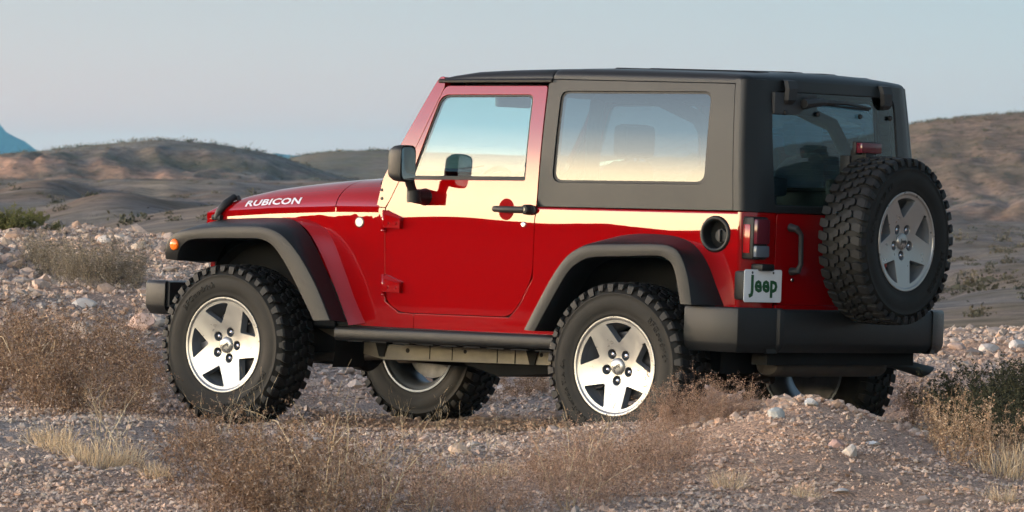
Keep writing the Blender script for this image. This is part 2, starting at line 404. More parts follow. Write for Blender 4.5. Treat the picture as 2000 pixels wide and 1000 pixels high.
# ---- front fenders (both wings with the raised shoulder behind the flare)
def fender(s):
    mb = MB()
    top = [(x, zseam(x)-.005) for x in np.linspace(.872, -.36, 22)]
    poly = top+[(-.375, 1.0), (-.36, .93), (-.2, .965), (.20, .975), (.30, .965), (.40, .91), (.50, .80), (.60, .66), (.67, .535), (.80, .532), (1.072, .532), (1.072, .600), (.98, .6015), (.893, .655), (.872, 1.10)]
    one_side(mb, [poly], s, step=.035)
    # raised shoulder between flare and door
    A = catmull([(.20, 1.043), (.30, 1.034), (.385, 1.003), (.45, .945), (.53, .84), (.62, .69), (.705, .530)], 8)
    B = catmull([(.27, 1.052), (.36, 1.043), (.46, 1.012), (.535, .952), (.625, .80), (.70, .66), (.772, .545)], 8)
    V = []; F = []; H = .052
    for i, (a, b) in enumerate(zip(A, B)):
        h = H*min(1, i/14); 
        Pa = Vector((a[0], -(W(a[0], a[1])+h), a[1])); Pb = Vector((b[0], -(W(b[0], b[1])+.0005), b[1]))
        V += [Pa, Pa.lerp(Pb, .33), Pa.lerp(Pb, .66)+Vector((0, -.001, 0)), Pb+Vector((0, .001, 0))]
    n = len(A)
    for i in range(n-1):
        for j in range(3): F.append((i*4+j, i*4+j+1, i*4+j+5, i*4+j+4))
    e = [V[(n-1)*4+j] for j in range(4)]
    if s > 0: V = [Vector((v.x, -v.y, v.z)) for v in V]; F = [f[::-1] for f in F]
    mb2 = MB(); mb2.add(V, F, True)
    # face normals outward, computed
    for f in F:
        pass
    nv = [Vector((0, 0, 0)) for _ in V]
    for f in F:
        a, b, c = V[f[0]], V[f[1]], V[f[2]]; nn = (b-a).cross(c-a)
        if nn.y*s < 0: nn = -nn
        for k in f: nv[k] += nn.normalized()
    F = [f if ((V[f[1]]-V[f[0]]).cross(V[f[2]]-V[f[0]])).y*s > 0 else f[::-1] for f in F]
    mb.add(V, F, True, [v.normalized() if v.length > 0 else Vector((0, s, 0)) for v in nv])
    return mb.build('fender', 'red_paint', car)
fenL = fender(-1); fender(1)

# ---- doors
for s in (-1, 1):
    mb = MB(); one_side(mb, [door_out, win_open], s, step=.045, thick=.03)
    if s < 0: # keep a hole for the handle bowl by pushing it in: bowl is separate sub-part set over a recess
        pass
    door = mb.build('door', 'red_paint', car)
    seal = MB(); one_side(seal, [win_open, win_glass], s, off=-.006, step=.05, thick=.02, edge=.002); seal.build('window_seal', 'soft_black', door)
    g = MB(); V, F, P = fill([win_glass], .06)
    gf = lambda a, b: (a, s*(W(a, b)-.010), b)
    pts = [Vector(gf(*v)) for v in V]; nn = [Vector((sn(*v)[0], s, sn(*v)[2])).normalized() for v in V]
    g.add(pts, [f if ((pts[f[1]]-pts[f[0]]).cross(pts[f[2]]-pts[f[0]])).dot(nn[f[0]]) > 0 else f[::-1] for f in F], True, nn)
    g.build('window_glass', 'clear_glass', door)
    # handle
    def O(x, z, o): return (x, s*(W(x, z)+o), z)
    b = MB(); n = 24; rx, rz = .047, .053; V = [O(1.625, 1.131, -.001)]; F = []
    # bowl drawn as a shallow dished disc standing a hair proud
    V = []; rings = [(1.0, .0012), (.93, .0030), (.85, .0010), (.55, -.0)]; NNn = []
    for rr, oo in rings:
        for k in range(n):
            a = 2*PI*k/n; V.append(O(1.625+rx*rr*math.cos(a), 1.131+rz*rr*math.sin(a), oo+.0006)); NNn.append(None)
    V.append(O(1.625, 1.131, .0008))
    for r_ in range(3):
        for k in range(n): F.append((r_*n+k, r_*n+(k+1) % n, (r_+1)*n+(k+1) % n, (r_+1)*n+k))
    for k in range(n): F.append((3*n+k, 3*n+(k+1) % n, 4*n))
    # dish normals: look down so the bowl mirrors the ground rather than the sky, as a hollow does
    NN = []
    for i, v in enumerate(V):
        NN.append(Vector((0, s, -.11)).normalized())
    fa = [f if ((Vector(V[f[1]])-Vector(V[f[0]])).cross(Vector(V[f[2]])-Vector(V[f[0]]))).y*s > 0 else f[::-1] for f in F]
    b.add(V, fa, True, NN); b.build('handle_bowl', 'red_paint', door)
    h = MB(); h.tube([O(1.572, 1.131, .008), O(1.580, 1.131, .034), O(1.62, 1.131, .042), O(1.70, 1.132, .042), O(1.765, 1.133, .040)], [.013, .0155, .0155, .0155, .016], 12)
    h.tube([O(1.765, 1.133, .0), O(1.765, 1.133, .038), O(1.765, 1.133, .046)], [.026, .024, .018], 16); h.tube([O(1.765, 1.133, .0), O(1.800, 1.133, .0), O(1.797, 1.133, .012)], [.021, .021, .018], 12)
    hd = h.build('handle', 'soft_black', door, auto=50)
    k = MB(); k.tube([O(1.762, 1.133, .045), O(1.762, 1.133, .050)], [.0125, .011], 16); k.build('push_button', 'badge_metal', hd)
    k = MB(); k.tube([O(1.735, 1.060, .0), O(1.735, 1.060, .005), O(1.735, 1.060, .007)], [.015, .014, .009], 20); k.build('door_lock', 'bright_metal', door)
    # hinges
    for hz, hx in ((1.057, .885), (.742, .895)):
        h = MB(); h.tube([O(hx-.004, hz-.052, .012), O(hx-.004, hz+.048, .012)], .010, 10); h.tube([O(hx-.004, hz-.060, .012), O(hx-.004, hz-.048, .012)], .013, 10)
        prof = [(hx, hz-.038), (hx+.105, hz-.040), (hx+.108, hz+.012), (hx+.01, hz+.045), (hx, hz+.045)]
        V = [O(x, z, .024 if i not in (3, 4) else .013) for i, (x, z) in enumerate(prof)]+[O(x, z, -.001) for x, z in prof]
        V[2] = O(hx+.108, hz+.012, .013); V.append(O(hx+.104, hz+.004, .026)); V.append(O(hx+.006, hz+.026, .026))
        # lower block plus sloping top face
        F = [(0, 1, 10, 11), (11, 10, 2, 3), (11, 3, 4), (0, 11, 4), (1, 2, 10), (0, 5, 6, 1), (1, 6, 7, 2), (2, 7, 8, 3), (3, 8, 9, 4)]
        h.add(V, F, False)
        for bx in (.03, .08): h.tube([O(hx+bx, hz-.016, .022), O(hx+bx, hz-.016, .030)], [.008, .006], 8)
        h.build('hinge', 'red_paint', door)
# ---- dark door-gap backing so the seams read black
for s in (-1, 1):
    bk = MB(); one_side(bk, [[(.86, .56), (1.85, .56), (1.85, 1.12), (.86, 1.11)]], s, off=-.020, step=.08, thick=.004)
    bk.build('inner_panel', 'underbody_black', car); bk = MB()
    one_side(bk, [[(1.79, 1.10), (1.85, 1.10), (1.85, 1.76), (1.80, 1.76)]], s, off=-.022, step=.08, thick=.004)
    bk.build('inner_panel', 'underbody_black', car); bk = MB()
    one_side(bk, [[(.50, .56), (.90, .56), (.90, 1.11), (.50, 1.10)]], s, off=-.03, step=.08, thick=.004)
    bk.build('inner_panel', 'underbody_black', car)

# ---- hood and cowl
def hood_top(x): return float(np.interp(x, [-.375, -.34, -.30, -.16, .0, .18, .47, .67, .90], [1.072, 1.102, 1.118, 1.160, 1.192, 1.216, 1.247, 1.260, 1.266]))
_hx = np.linspace(-.375, .86, 80)
def hood_pt(x, t, lift=0):
    """t in [-1,1] across"""
    Wd = W(x, zseam(x))+.001; zs = zseam(x)+.002; zt = hood_top(x)+.012
    a = abs(t); g = (1-min(a, 1)**5.5)**.62
    y = t*Wd; bul = .012*math.exp(-(y/.30)**4)*min(1, max(0, (x+.36)/.3))
    return Vector((x, y, zs+(zt-zs)*g*.97+bul+lift))
def hood_mesh(x0, x1, nx, name, lip=True):
    mb = MB(); T = []
    for i in range(41):
        u = -1+2*i/40; T.append(math.copysign(1-(1-abs(u))**1.9, u) if abs(u) > 0 else 0)
    xs = np.linspace(x0, x1, nx); V = []; F = []
    for x in xs:
        for t in T: V.append(hood_pt(x, t))
    m = len(T)
    for i in range(nx-1):
        for j in range(m-1): F.append((i*m+j, (i+1)*m+j, (i+1)*m+j+1, i*m+j+1))
    nv = []
    for i, x in enumerate(xs):
        for j, t in enumerate(T):
            e = .004; tt = max(-.9985, min(.9985, t))
            dx = hood_pt(x+.01, tt)-hood_pt(x-.01, tt); dy = hood_pt(x, min(tt+.001, .9995))-hood_pt(x, max(tt-.001, -.9995)); n = dx.cross(dy)
            if n.z < 0: n = -n
            nv.append(n.normalized())
    mb.add(V, F, True, nv)
    # skirt below the seam edge and at both ends
    for ring in ([V[i*m] for i in range(nx)], [V[i*m+m-1] for i in range(nx)], V[:m], V[-m:]):
        R2 = [p-Vector((0, 0, .03)) for p in ring]; mid = sum(ring, Vector())/len(ring)
        k = len(ring); o = Vector((mid.x-(x0+x1)/2, mid.y, 0)); o = Vector((0, math.copysign(1, o.y), 0)) if abs(o.y) > .3 else Vector((math.copysign(1, o.x), 0, 0))
        ff = []
        VV = ring+R2
        for i in range(k-1):
            q = (i, i+1, k+i+1, k+i); nn = (VV[q[1]]-VV[q[0]]).cross(VV[q[2]]-VV[q[0]]); ff.append(q if nn.dot(o) > 0 else q[::-1])
        mb.add(VV, ff, True, [o]*len(VV))
    return mb.build(name, 'red_paint', car)
hood = hood_mesh(-.372, .5465, 60, 'hood')
hood_mesh(.5525, .835, 16, 'cowl')
# lettering on the hood sides
for s in (-1, 1):
    t = MB()
    xc, half = .098, .232
    def place(x, y, d, s=s):
        xx = xc+(x if s < 0 else -x)
        zz = .0205+y
        # walk up the hood side from the seam
        T0 = np.linspace(1.0, .72, 40); P = [hood_pt(xx, s*q) for q in T0]; Lg = [0]
        for i in range(1, 40): Lg.append(Lg[-1]+(P[i]-P[i-1]).length)
        tt = float(np.interp(zz+.012, Lg, T0)); p = hood_pt(xx, s*tt)
        dx = hood_pt(xx+.01, s*tt)-hood_pt(xx-.01, s*tt); dy = hood_pt(xx, s*min(.999, tt+.002))-hood_pt(xx, s*(tt-.002)); n = dx.cross(dy).normalized()
        if n.y*s < 0: n = -n
        return p+n*(.0008+d)
    text_mesh(t, 'RUBICON', .055, place, .0014, fine=.008, offset=.0012, xs=1.62, spacing=1.02)
    xs_ = [v[0] for v in t.v]; print('rubicon x', min(xs_), max(xs_))
    t.build('lettering', 'decal_silver', hood)
# latches, washer nozzles, prop bump
for s in (-1, 1):
    x = -.262; m_ = MB(); yb = -s*0
    p0 = hood_pt(x, s*.86); p1 = Vector((x-.02, s*(W(x, 1.04)+.010), 1.035)); p2 = hood_pt(x+.02, s*.965)
    m_.tube([p1+Vector((0, s*.004, 0)), p1+Vector((.02, s*.014, .03)), p2+Vector((0, s*.014, .012)), p0+Vector((.015, s*.014, .024))], [.017, .017, .020, .016], 10)
    m_.tube([p0+Vector((-.02, s*.0, .014)), p0+Vector((.03, s*.0, .020)), p0+Vector((.05, s*.008, -.002))], [.012, .013, .011], 8)
    m_.tube([p1+Vector((-.025, s*.004, .0)), p1+Vector((.03, s*.004, 0.0))], .015, 8); m_.tube([p0+Vector((-.035, s*.02, -.03)), p0+Vector((-.03, s*.012, .006)), p0+Vector((-.002, s*.006, .018))], .007, 6)
    m_.build('hood_latch', 'soft_black', hood, auto=40)
m_ = MB(); m_.tube([(.43, .22, 1.262), (.43, .22, 1.285), (.43, .22, 1.300), (.43, .22, 1.304)], [.026, .025, .022, .012], 14); m_.build('hood_bumper', 'soft_black', hood, auto=40)
m_ = MB(); m_.tube([(.66, -.15, 1.27), (.66, -.15, 1.284)], [.012, .007], 8); m_.build('washer_nozzle', 'soft_black', hood); m_ = MB(); m_.tube([(.66, .25, 1.27), (.66, .25, 1.284)], [.012, .007], 8); m_.build('washer_nozzle', 'soft_black', hood)

# ---- windshield frame
ws = MB()
pil = [(.822, zseam(.82)+.003), (.853, 1.262), (.875, 1.30), (.948, 1.434), (1.128, 1.742), (1.150, 1.768), (1.172, 1.766), (1.180, 1.722), (1.036, 1.411), (.897, 1.150), (.874, 1.119)]
for s in (-1, 1): one_side(ws, [round_poly(pil, [0, .02, .05, .05, .03, .02, .008, .02, .1, .03, 0], 4)], s, step=.03, thick=.04)
def wsf(a, t):      # a: fraction across -1..1, t: 0 bottom .. 1 top; front face of the frame
    z = 1.262+(1.768-1.262)*t; x = .853+(1.150-.853)*t; return (x-.002-.035*(1-a*a), a*(W(x, z)-.004), z)
def wsn(a, t):
    e = .01; p = Vector(wsf(a+e, t))-Vector(wsf(a-e, t)); q = Vector(wsf(a, t+e))-Vector(wsf(a, t-e)); n = p.cross(q); return n if n.x < 0 else -n
surf_panel(ws, [[(-1, 0), (1, 0), (1, 1), (-1, 1)], round_poly([(-.915, .12), (.915, .12), (.915, .90), (-.915, .90)], .08, 5)], wsf, wsn, step=.12, edge=.002, thick=.03)
# lower apron to the cowl and header
for (za, zb) in ((1.23, 1.262),):
    V = []; F = []
    for i in range(21):
        a = -1+i/10; p = Vector(wsf(a, 0)); V += [p, Vector((p.x-.02, p.y, za))]
    for i in range(20): F.append((2*i, 2*i+1, 2*i+3, 2*i+2))
    ws.add(V, F, True, [Vector((-.6, 0, .8))]*len(V))
wf = ws.build('windshield_frame', 'red_paint', car)
g = MB(); V, F, P = fill([round_poly([(-.92, .115), (.92, .115), (.92, .905), (-.92, .905)], .08, 5)], .15)
pts = [Vector(wsf(*v))+Vector((.010, 0, -.004)) for v in V]; nn = [Vector(wsn(*v)).normalized() for v in V]
g.add(pts, F, True, nn); g.build('windshield_glass', 'clear_glass', wf)
for s in (-1, 1):
    for (x, z) in ((.848, 1.203), (.852, 1.161)):
        bm_ = MB(); p = Vector((x, s*(W(x, z)+.0), z)); bm_.tube([p, p+Vector((0, s*.004, 0))], [.0085, .007], 12)
        bm_.build('frame_bolt', 'soft_black', wf)
# wipers on the windshield
for y0 in (-.35, .25):
    m_ = MB(); m_.tube([wsf(y0/.7, .02), Vector(wsf(y0/.7+.25, .10))+Vector((-.02, 0, .0)), Vector(wsf(y0/.7+.6, .16))+Vector((-.02, 0, 0))], [.010, .006, .005], 6); m_.build('wiper', 'soft_black', wf)

# ---- roof: front panel
def roof_section(x, zb, zc, rail, half):
    Wd = W(x, zb); P = []
    if rail: P += [(Wd+.004, zb), (Wd+.009, zb+.003), (Wd+.010, zb+.012), (Wd+.003, zb+.018), (Wd-.004, zb+.021)]
    else: P += [(Wd, zb), (W(x, zb+.012), zb+.012)]
    w0, z0 = P[-1]
    for k in range(1, 9):
        a = k/8*PI/2; P.append((w0-.060*(1-math.cos(a)), z0+(zc-.022-z0)*math.sin(a)*1.0))
    w1 = P[-1][0]
    for k in range(1, 7): t = k/6; P.append((w1*(1-t), (zc-.022)+.022*(1-(1-t)**2)))
    full = [(-p[0], p[1]) for p in P]+[(p[0], p[1]) for p in P[::-1][1:]]
    return [Vector((x, y, z)) for y, z in full]
def loft(mb, secs, capf=None, capb=None):
    V = [p for s_ in secs for p in s_]; m = len(secs[0]); F = []
    for i in range(len(secs)-1):
        for j in range(m-1): F.append((i*m+j, i*m+j+1, (i+1)*m+j+1, (i+1)*m+j))
    mb.add(V, F, True)
    if capf: mb.add(secs[0], [tuple(range(m))], False)
    if capb: mb.add(secs[-1], [tuple(range(m))], False)
fr = MB(); S = []
for x in [1.146, 1.150, 1.160, 1.18, 1.22, 1.28, 1.36, 1.5, 1.7, 1.826, 1.834, 1.837]:
    e = max(0, (1.22-x)/.074); zc = float(np.interp(x, [1.14, 1.18, 1.22, 1.30, 1.38, 1.6, 1.84], [1.772, 1.789, 1.799, 1.811, 1.822, 1.832, 1.838]))
    zb = float(np.interp(x, [1.14, 1.84], [1.737, 1.752])); zz = zc
    if x > 1.83: zz = zc-.004
    if x > 1.836: zz = zc-.02
    S.append(roof_section(x, zb, zz, True, 0))
loft(fr, S, True, True)
front_roof = fr.build('roof_panel', 'hardtop_plastic', car, auto=40)
# ---- hardtop
ht = MB()
side_poly = [(1.812, 1.152), (2.968, 1.167), (2.917, 1.765), (1.838, 1.765), (1.8185, 1.74)]
for s in (-1, 1):
    one_side(ht, [side_poly, q_open], s, step=.0463, thick=.03)
    one_side(ht, [[(2.973, 1.167), (2.999, 1.167), (2.946, 1.790), (2.920, 1.790)]], s, step=.05, thick=.01)
corner_strip(ht, 1.167, 1.790, 14)
glass_r = round_poly([(-.535, 1.192), (.535, 1.192), (.560, 1.742), (-.560, 1.742)], [.02, .02, .07, .07], 7)
surf_panel(ht, [[(-.7145, 1.165), (.7145, 1.165), (.7145, 1.790), (-.7145, 1.790)], glass_r], lambda a, z: rear_f(a, z), rear_n, step=.05, thick=.03)
S = []
for x in [1.843, 1.846, 1.86, 2.0, 2.2, 2.4, 2.6, 2.8, 2.88, 2.918]:
    zc = float(np.interp(x, [1.84, 1.9, 2.2, 2.8, 2.95], [1.838, 1.842, 1.845, 1.841, 1.836]))
    if x < 1.845: zc -= .012
    sct = roof_section(x, 1.770, zc, False, 0); S.append(sct)
loft(ht, S, True)
# rear edge of the roof rolls down to the rear wall
S2 = []; last = S[-1]; m = len(last)
for k in range(0, 9):
    a = k/8*PI/2; sec_ = []
    for j, p in enumerate(last):
        ya = p.y; k_ = W(3.0, 1.79)/.75; tgt = Vector(rear_f(max(-.745, min(.745, ya/k_)), 1.790)); tgt.y = ya
        f = min(1, abs(ya)/W(3.0, 1.79)); 
        zt = 1.790 if p.z > 1.790 else p.z
        ex = tgt.x-p.x
        sec_.append(Vector((p.x+ex*math.sin(a), ya, zt+(p.z-zt)*math.cos(a))))
    S2.append(sec_)
loft(ht, S2)
hardtop_me = ht
# raised ribs across the roof
for yy in (-.42, -.14, .14, .42):
    zc = 1.842-.02*(yy/.62)**2
    ht.add([(2.02, yy-.05, zc-.012), (2.02, yy+.05, zc-.012), (2.05, yy+.045, zc+.004), (2.05, yy-.045, zc+.004), (2.88, yy-.045, zc+.001), (2.88, yy+.045, zc+.001), (2.93, yy+.05, zc-.014), (2.93, yy-.05, zc-.014)],
           [(0, 1, 2, 3), (3, 2, 5, 4), (4, 5, 6, 7), (0, 3, 4, 7), (1, 6, 5, 2)], False)
# fill missing normals for loft parts
def complete_normals(mb):
    acc = {}
    for f in mb.f:
        if all(i in mb.n for i in f): continue
        a, b, c = (Vector(mb.v[i]) for i in f[:3]); n = (b-a).cross(c-a)
        if n.length == 0: continue
        n.normalize()
        for i in f:
            if i not in mb.n: acc[i] = acc.get(i, Vector())+n
    for i, n in acc.items(): mb.n[i] = n.normalized() if n.length > 0 else Vector((0, 0, 1))
def orient_up(mb, f0, cen):
    for i in range(f0, len(mb.f)):
        f = mb.f[i]
        a, b, c = (Vector(mb.v[k]) for k in f[:3]); n = (b-a).cross(c-a)
        if n.dot(a-cen) < 0: mb.f[i] = f[::-1]
orient_up(ht, 0, Vector((2.35, 0, 1.3)))
complete_normals(ht)
hardtop = ht.build('hardtop', 'hardtop_plastic', car)
for s in (-1, 1):
    seal = MB(); one_side(seal, [q_open, q_glass], s, off=-.008, step=.06, thick=.02, edge=.002); seal.build('window_seal', 'soft_black', hardtop)
    g = MB(); V, F, P = fill([q_glass], .07)
    gf = lambda a, b: (a, s*(W(a, b)-.009), b)
    pts = [Vector(gf(*v)) for v in V]; nn = [Vector((sn(*v)[0], s, sn(*v)[2])).normalized() for v in V]
    g.add(pts, [f if ((pts[f[1]]-pts[f[0]]).cross(pts[f[2]]-pts[f[0]])).dot(nn[f[0]]) > 0 else f[::-1] for f in F], True, nn)
    g.build('quarter_window', 'tinted_glass', hardtop)
# rear lift glass with its fittings
g = MB(); grow = [(a*.985, 1.467+(z-1.467)*.985) for a, z in glass_r]; V, F, P = fill([grow], .06)
pts = [Vector(rear_f(a, z, -.006)) for a, z in V]; nn = [Vector(rear_n(*v)).normalized() for v in V]
g.add(pts, [f if ((pts[f[1]]-pts[f[0]]).cross(pts[f[2]]-pts[f[0]])).dot(nn[f[0]]) > 0 else f[::-1] for f in F], True, nn)
lg = g.build('lift_glass', 'rear_glass', hardtop)
seal = MB(); inner = [(a*.955, 1.467+(z-1.467)*.93) for a, z in glass_r]
surf_panel(seal, [glass_r, grow], lambda a, z: rear_f(a, z, -.004), rear_n, step=.06, thick=.02, edge=.001); seal.build('window_seal', 'soft_black', lg)
dl = MB()
for i in range(16):
    z = 1.27+i*.026; dl.tube([rear_f(a, z, -.009) for a in np.linspace(-.47, .47, 9)], .0007, 4)
dl.build('defroster_wires', 'soft_black', lg)
for s in (-1, 1):
    h = MB(); P = [rear_f(s*.435, 1.800, -.02), rear_f(s*.435, 1.792, .022), rear_f(s*.435, 1.755, .030), rear_f(s*.435, 1.700, .022), rear_f(s*.435, 1.680, .006)]
    V = []; F = []
    for i, p in enumerate(P):
        wd = [.040, .046, .046, .040, .030][i]
        for dy, dx in ((-wd, -.012), (-wd*.8, .006), (wd*.8, .006), (wd, -.012)): V.append((p[0]+dx, p[1]+dy, p[2]))
    for i in range(4):
        for j in range(3): F.append((i*4+j, i*4+j+1, i*4+j+5, i*4+j+4))
    F += [(0, 1, 2, 3), (16, 17, 18, 19)]
    h.add(V, F, False); h.build('glass_hinge', 'soft_black', lg)
for a, z in ((-.455, 1.640), (-.19, 1.640), (.49, 1.640), (.19, 1.640)):
    kn = MB(); kn.tube([rear_f(a, z, .0), rear_f(a, z, .012)], [.013, .010], 12); kn.build('glass_knob', 'soft_black', lg)
wp = MB(); wp.tube([rear_f(-.30, 1.690, 0), rear_f(-.30, 1.690, .035)], [.03, .024], 12); wp.tube([rear_f(-.34, 1.686, .03), rear_f(-.20, 1.698, .035), rear_f(-.16, 1.698, .03)], [.022, .020, .013], 8)
wp.tube([rear_f(-.18, 1.699, .032), rear_f(.02, 1.700, .03), rear_f(.27, 1.682, .018)], [.012, .010, .006], 6); wp.tube([rear_f(-.16, 1.688, .014), rear_f(.26, 1.674, .012)], .006, 6)
wp.build('wiper', 'soft_black', lg, auto=40)
wm = MB(); wm.box((2.97, -.52, 1.63), (3.03, -.16, 1.735), .008); wm.build('wiper_motor_cover', 'interior', hardtop)
# ---- tailgate, lamps, plate
tg = MB(); surf_panel(tg, [round_poly([(-.504, .728), (.504, .728), (.504, 1.157), (-.504, 1.157)], [.05, .05, .02, .02], 5)], lambda a, z: rear_f(a, z, -.008), rear_n, step=.05, thick=.03)
tail = tg.build('tailgate', 'red_paint', car)
h = MB(); h.tube([rear_f(-.43, 1.095, .01), rear_f(-.43, 1.088, .05), rear_f(-.405, 1.06, .058), rear_f(-.40, .92, .058), rear_f(-.41, .89, .05), rear_f(-.41, .885, .01)], [.02, .018, .013, .013, .017, .02], 10)
h.build('handle', 'soft_black', tail, auto=40)
k = MB(); k.tube([rear_f(-.40, .845, .01), rear_f(-.40, .845, .016)], [.012, .010], 12); k.build('gate_lock', 'bright_metal', tail)
for z in (1.03, .80):
    h = MB(); h.box((3.07, .40, z-.035), (3.115, .60, z+.035), .008); h.tube([(3.10, .56, z-.05), (3.10, .56, z+.05)], .014, 8); h.build('hinge', 'red_paint', tail)
# spare carrier
sc_ = MB(); sc_.box((3.09, -.13, .90), (3.22, .13, 1.18), .02); sc_.box((3.09, -.05, 1.10), (3.15, .05, 1.45), .01); sc_.box((3.14, -.035, 1.38), (3.235, .035, 1.48), .01)
sc_.build('spare_carrier', 'soft_black', car, auto=40)
b_ = MB(); b_.box((3.205, -.085, 1.462), (3.245, .085, 1.512), .007); bl = b_.build('brake_lamp', 'dark_red_lens', car, auto=40)
b_ = MB(); b_.box((3.19, -.091, 1.456), (3.212, .091, 1.518), .006); b_.build('lamp_shell', 'soft_black', bl, auto=40)
for s in (-1, 1):
    y0, y1 = s*.719, s*.594; lo, hi = min(y0, y1), max(y0, y1)
    b_ = MB(); b_.box((3.00, lo, .938), (3.074, hi, 1.140), .014); tl = b_.build('tail_lamp', 'black_plastic', car, auto=30)
    b_ = MB(); b_.box((3.055, lo+.008, 1.010), (3.090, hi-.008, 1.130), .010); b_.build('red_lens', 'dark_red_lens', tl, auto=20)
    b_ = MB(); b_.box((3.055, lo+.008, .948), (3.090, hi-.008, 1.004), .008)
    b_.build('reverse_lens', 'clear_lens', tl, auto=40)
    ys = sorted((s*.7175, s*.7225)); b_ = MB(); b_.box((3.018, ys[0], .968), (3.056, ys[1], 1.103), .0015); b_.build('side_lens', 'red_lens', tl, auto=20)
pl = MB(); pl.box((3.00, -.760, .745), (3.064, -.480, .882), .012); ph = pl.build('plate_holder', 'black_plastic', car, auto=40)
b_ = MB(); b_.box((3.00, -.665, .884), (3.095, -.560, .918), .010); b_.build('plate_lamp', 'black_plastic', ph, auto=40)
pp = MB(); PY0, PY1, PZ0, PZ1 = -.772, -.466, .737, .890
def platef(a, b): return (3.070, a, b)
surf_panel(pp, [round_poly([(PY0, PZ0), (PY1, PZ0), (PY1, PZ1), (PY0, PZ1)], .012, 4)], platef, lambda a, b: (1, 0, 0), step=.1, thick=.001, edge=.001)
plate = pp.build('licence_plate', 'white_plate', ph)
t = MB(); pc = ((PY0+PY1)/2, (PZ0+PZ1)/2-.004)
def pt(x, y, d): return Vector((3.0705+d, pc[0]+x, pc[1]+y))
text_mesh(t, 'Jeep', .128, pt, .001, offset=.0042, xs=.80, spacing=1.04)
ys = [v[1] for v in t.v]; zs = [v[2] for v in t.v]; cy, cz = (min(ys)+max(ys))/2, (min(zs)+max(zs))/2; ky, kz = .235/(max(ys)-min(ys)), .108/(max(zs)-min(zs))
t.v = [(x, pc[0]+(y-cy)*ky, pc[1]+.002+(z-cz)*kz) for x, y, z in t.v]
t.build('lettering', 'plate_green', plate)
for dy in (-.090, .082):
    b_ = MB(); b_.tube([(3.070, pc[0]+dy, PZ1-.014), (3.072, pc[0]+dy, PZ1-.014)], [.0065, .006], 12); b_.build('plate_bolt', 'steel_dark', plate)

# ---- fuel filler
fl = MB(); y0 = -W(2.876, 1.051); cx, cz = 2.876, 1.051
def ringf(prof, n=40):
    m_ = MB(); m_.lathe([(r, h) for r, h in prof], n, 'y', (cx, y0, cz)); return m_
fl = ringf([(.066, .06), (.066, .0), (.068, -.007), (.075, -.011), (.083, -.009), (.0875, -.002), (.0875, .006)]); fil = fl.build('fuel_filler', 'black_plastic', car, auto=60)
fl = ringf([(.0, .055), (.067, .055)]); fl.build('filler_cup', 'underbody_black', fil)
c_ = MB(); c_.tube([(2.888, y0+.05, 1.044), (2.888, y0+.028, 1.044)], [.036, .032], 20); c_.box((2.882, y0+.012, 1.015), (2.894, y0+.032, 1.073), .003); c_.build('fuel_cap', 'soft_black', fil, auto=40)
# ---- badge on the fender
for s in (-1, 1):
    c_ = MB(); bx, bz = .716, 1.040; yb = s*W(bx, bz)
    c_.tube([(bx, yb-s*.002, bz), (bx, yb+s*.003, bz), (bx, yb+s*.005, bz)], [.0275, .0275, .024], 28); bd = c_.build('badge', 'steel_dark', car, auto=30)
    c_ = MB(); c_.tube([(bx, yb+s*.0045, bz), (bx, yb+s*.0058, bz)], [.0215, .0215], 24); c_.build('badge_face', 'badge_metal', bd, auto=30)
    c_ = MB()
    q = lambda x, y, d: Vector((bx+(x if s < 0 else -x), yb+s*(.0058+d), bz+y))
    c_.add([q(-.014, -.003, .0006), q(-.006, .006, .0006), q(-.001, .001, .0006), q(.004, .008, .0006), q(.014, -.003, .0006)], [(0, 1, 2, 3, 4)], False)
    text_mesh(c_, 'TRAIL', .0085, lambda x, y, d: q(x, y+.0115, d*.3), .001); text_mesh(c_, 'RATED', .0085, lambda x, y, d: q(x, y-.0100, d*.3), .001)
    c_.build('badge_mark', 'decal_silver', bd)

# ---- fender flares
def flare(body, outer, lip, s, name):
    n = 8; B = catmull(body, n); O_ = catmull(outer, n); Lp = catmull(lip, n); mb = MB(); V = []; F = []
    m = None
    for b, o, l in zip(B, O_, Lp):
        b, o, l = Vector(b), Vector(o), Vector(l)
        d = (l-o); u = (b-o).normalized()
        out_ = Vector((0, s, 0))
        P = [b, b.lerp(o, .5)+Vector((0, 0, .003)), b.lerp(o, .88)+Vector((0, 0, .002)), o-(out_*.010), o+d*.05+out_*.001*0, o+d*.16+out_*.003, o+d*.60+out_*.004, o+d*.94+out_*.001, l-out_*.010, l-out_*.05+d*.02, Vector((l.x, b.y, l.z))*.6+Vector((l.x, l.y, l.z))*.4, Vector((l.x, b.y, l.z))+d*.03]
        m = len(P); V += P
    for i in range(len(B)-1):
        for j in range(m-1): F.append((i*m+j, i*m+j+1, (i+1)*m+j+1, (i+1)*m+j))
    F.append(tuple(range(m))); F.append(tuple(range(len(V)-m, len(V))))
    mb.add(V, F, True)
    return mb.build(name, 'black_plastic', car, auto=38)
def mir(P, s): return [(p[0], p[1]*-s if True else 0, p[2]) for p in P]
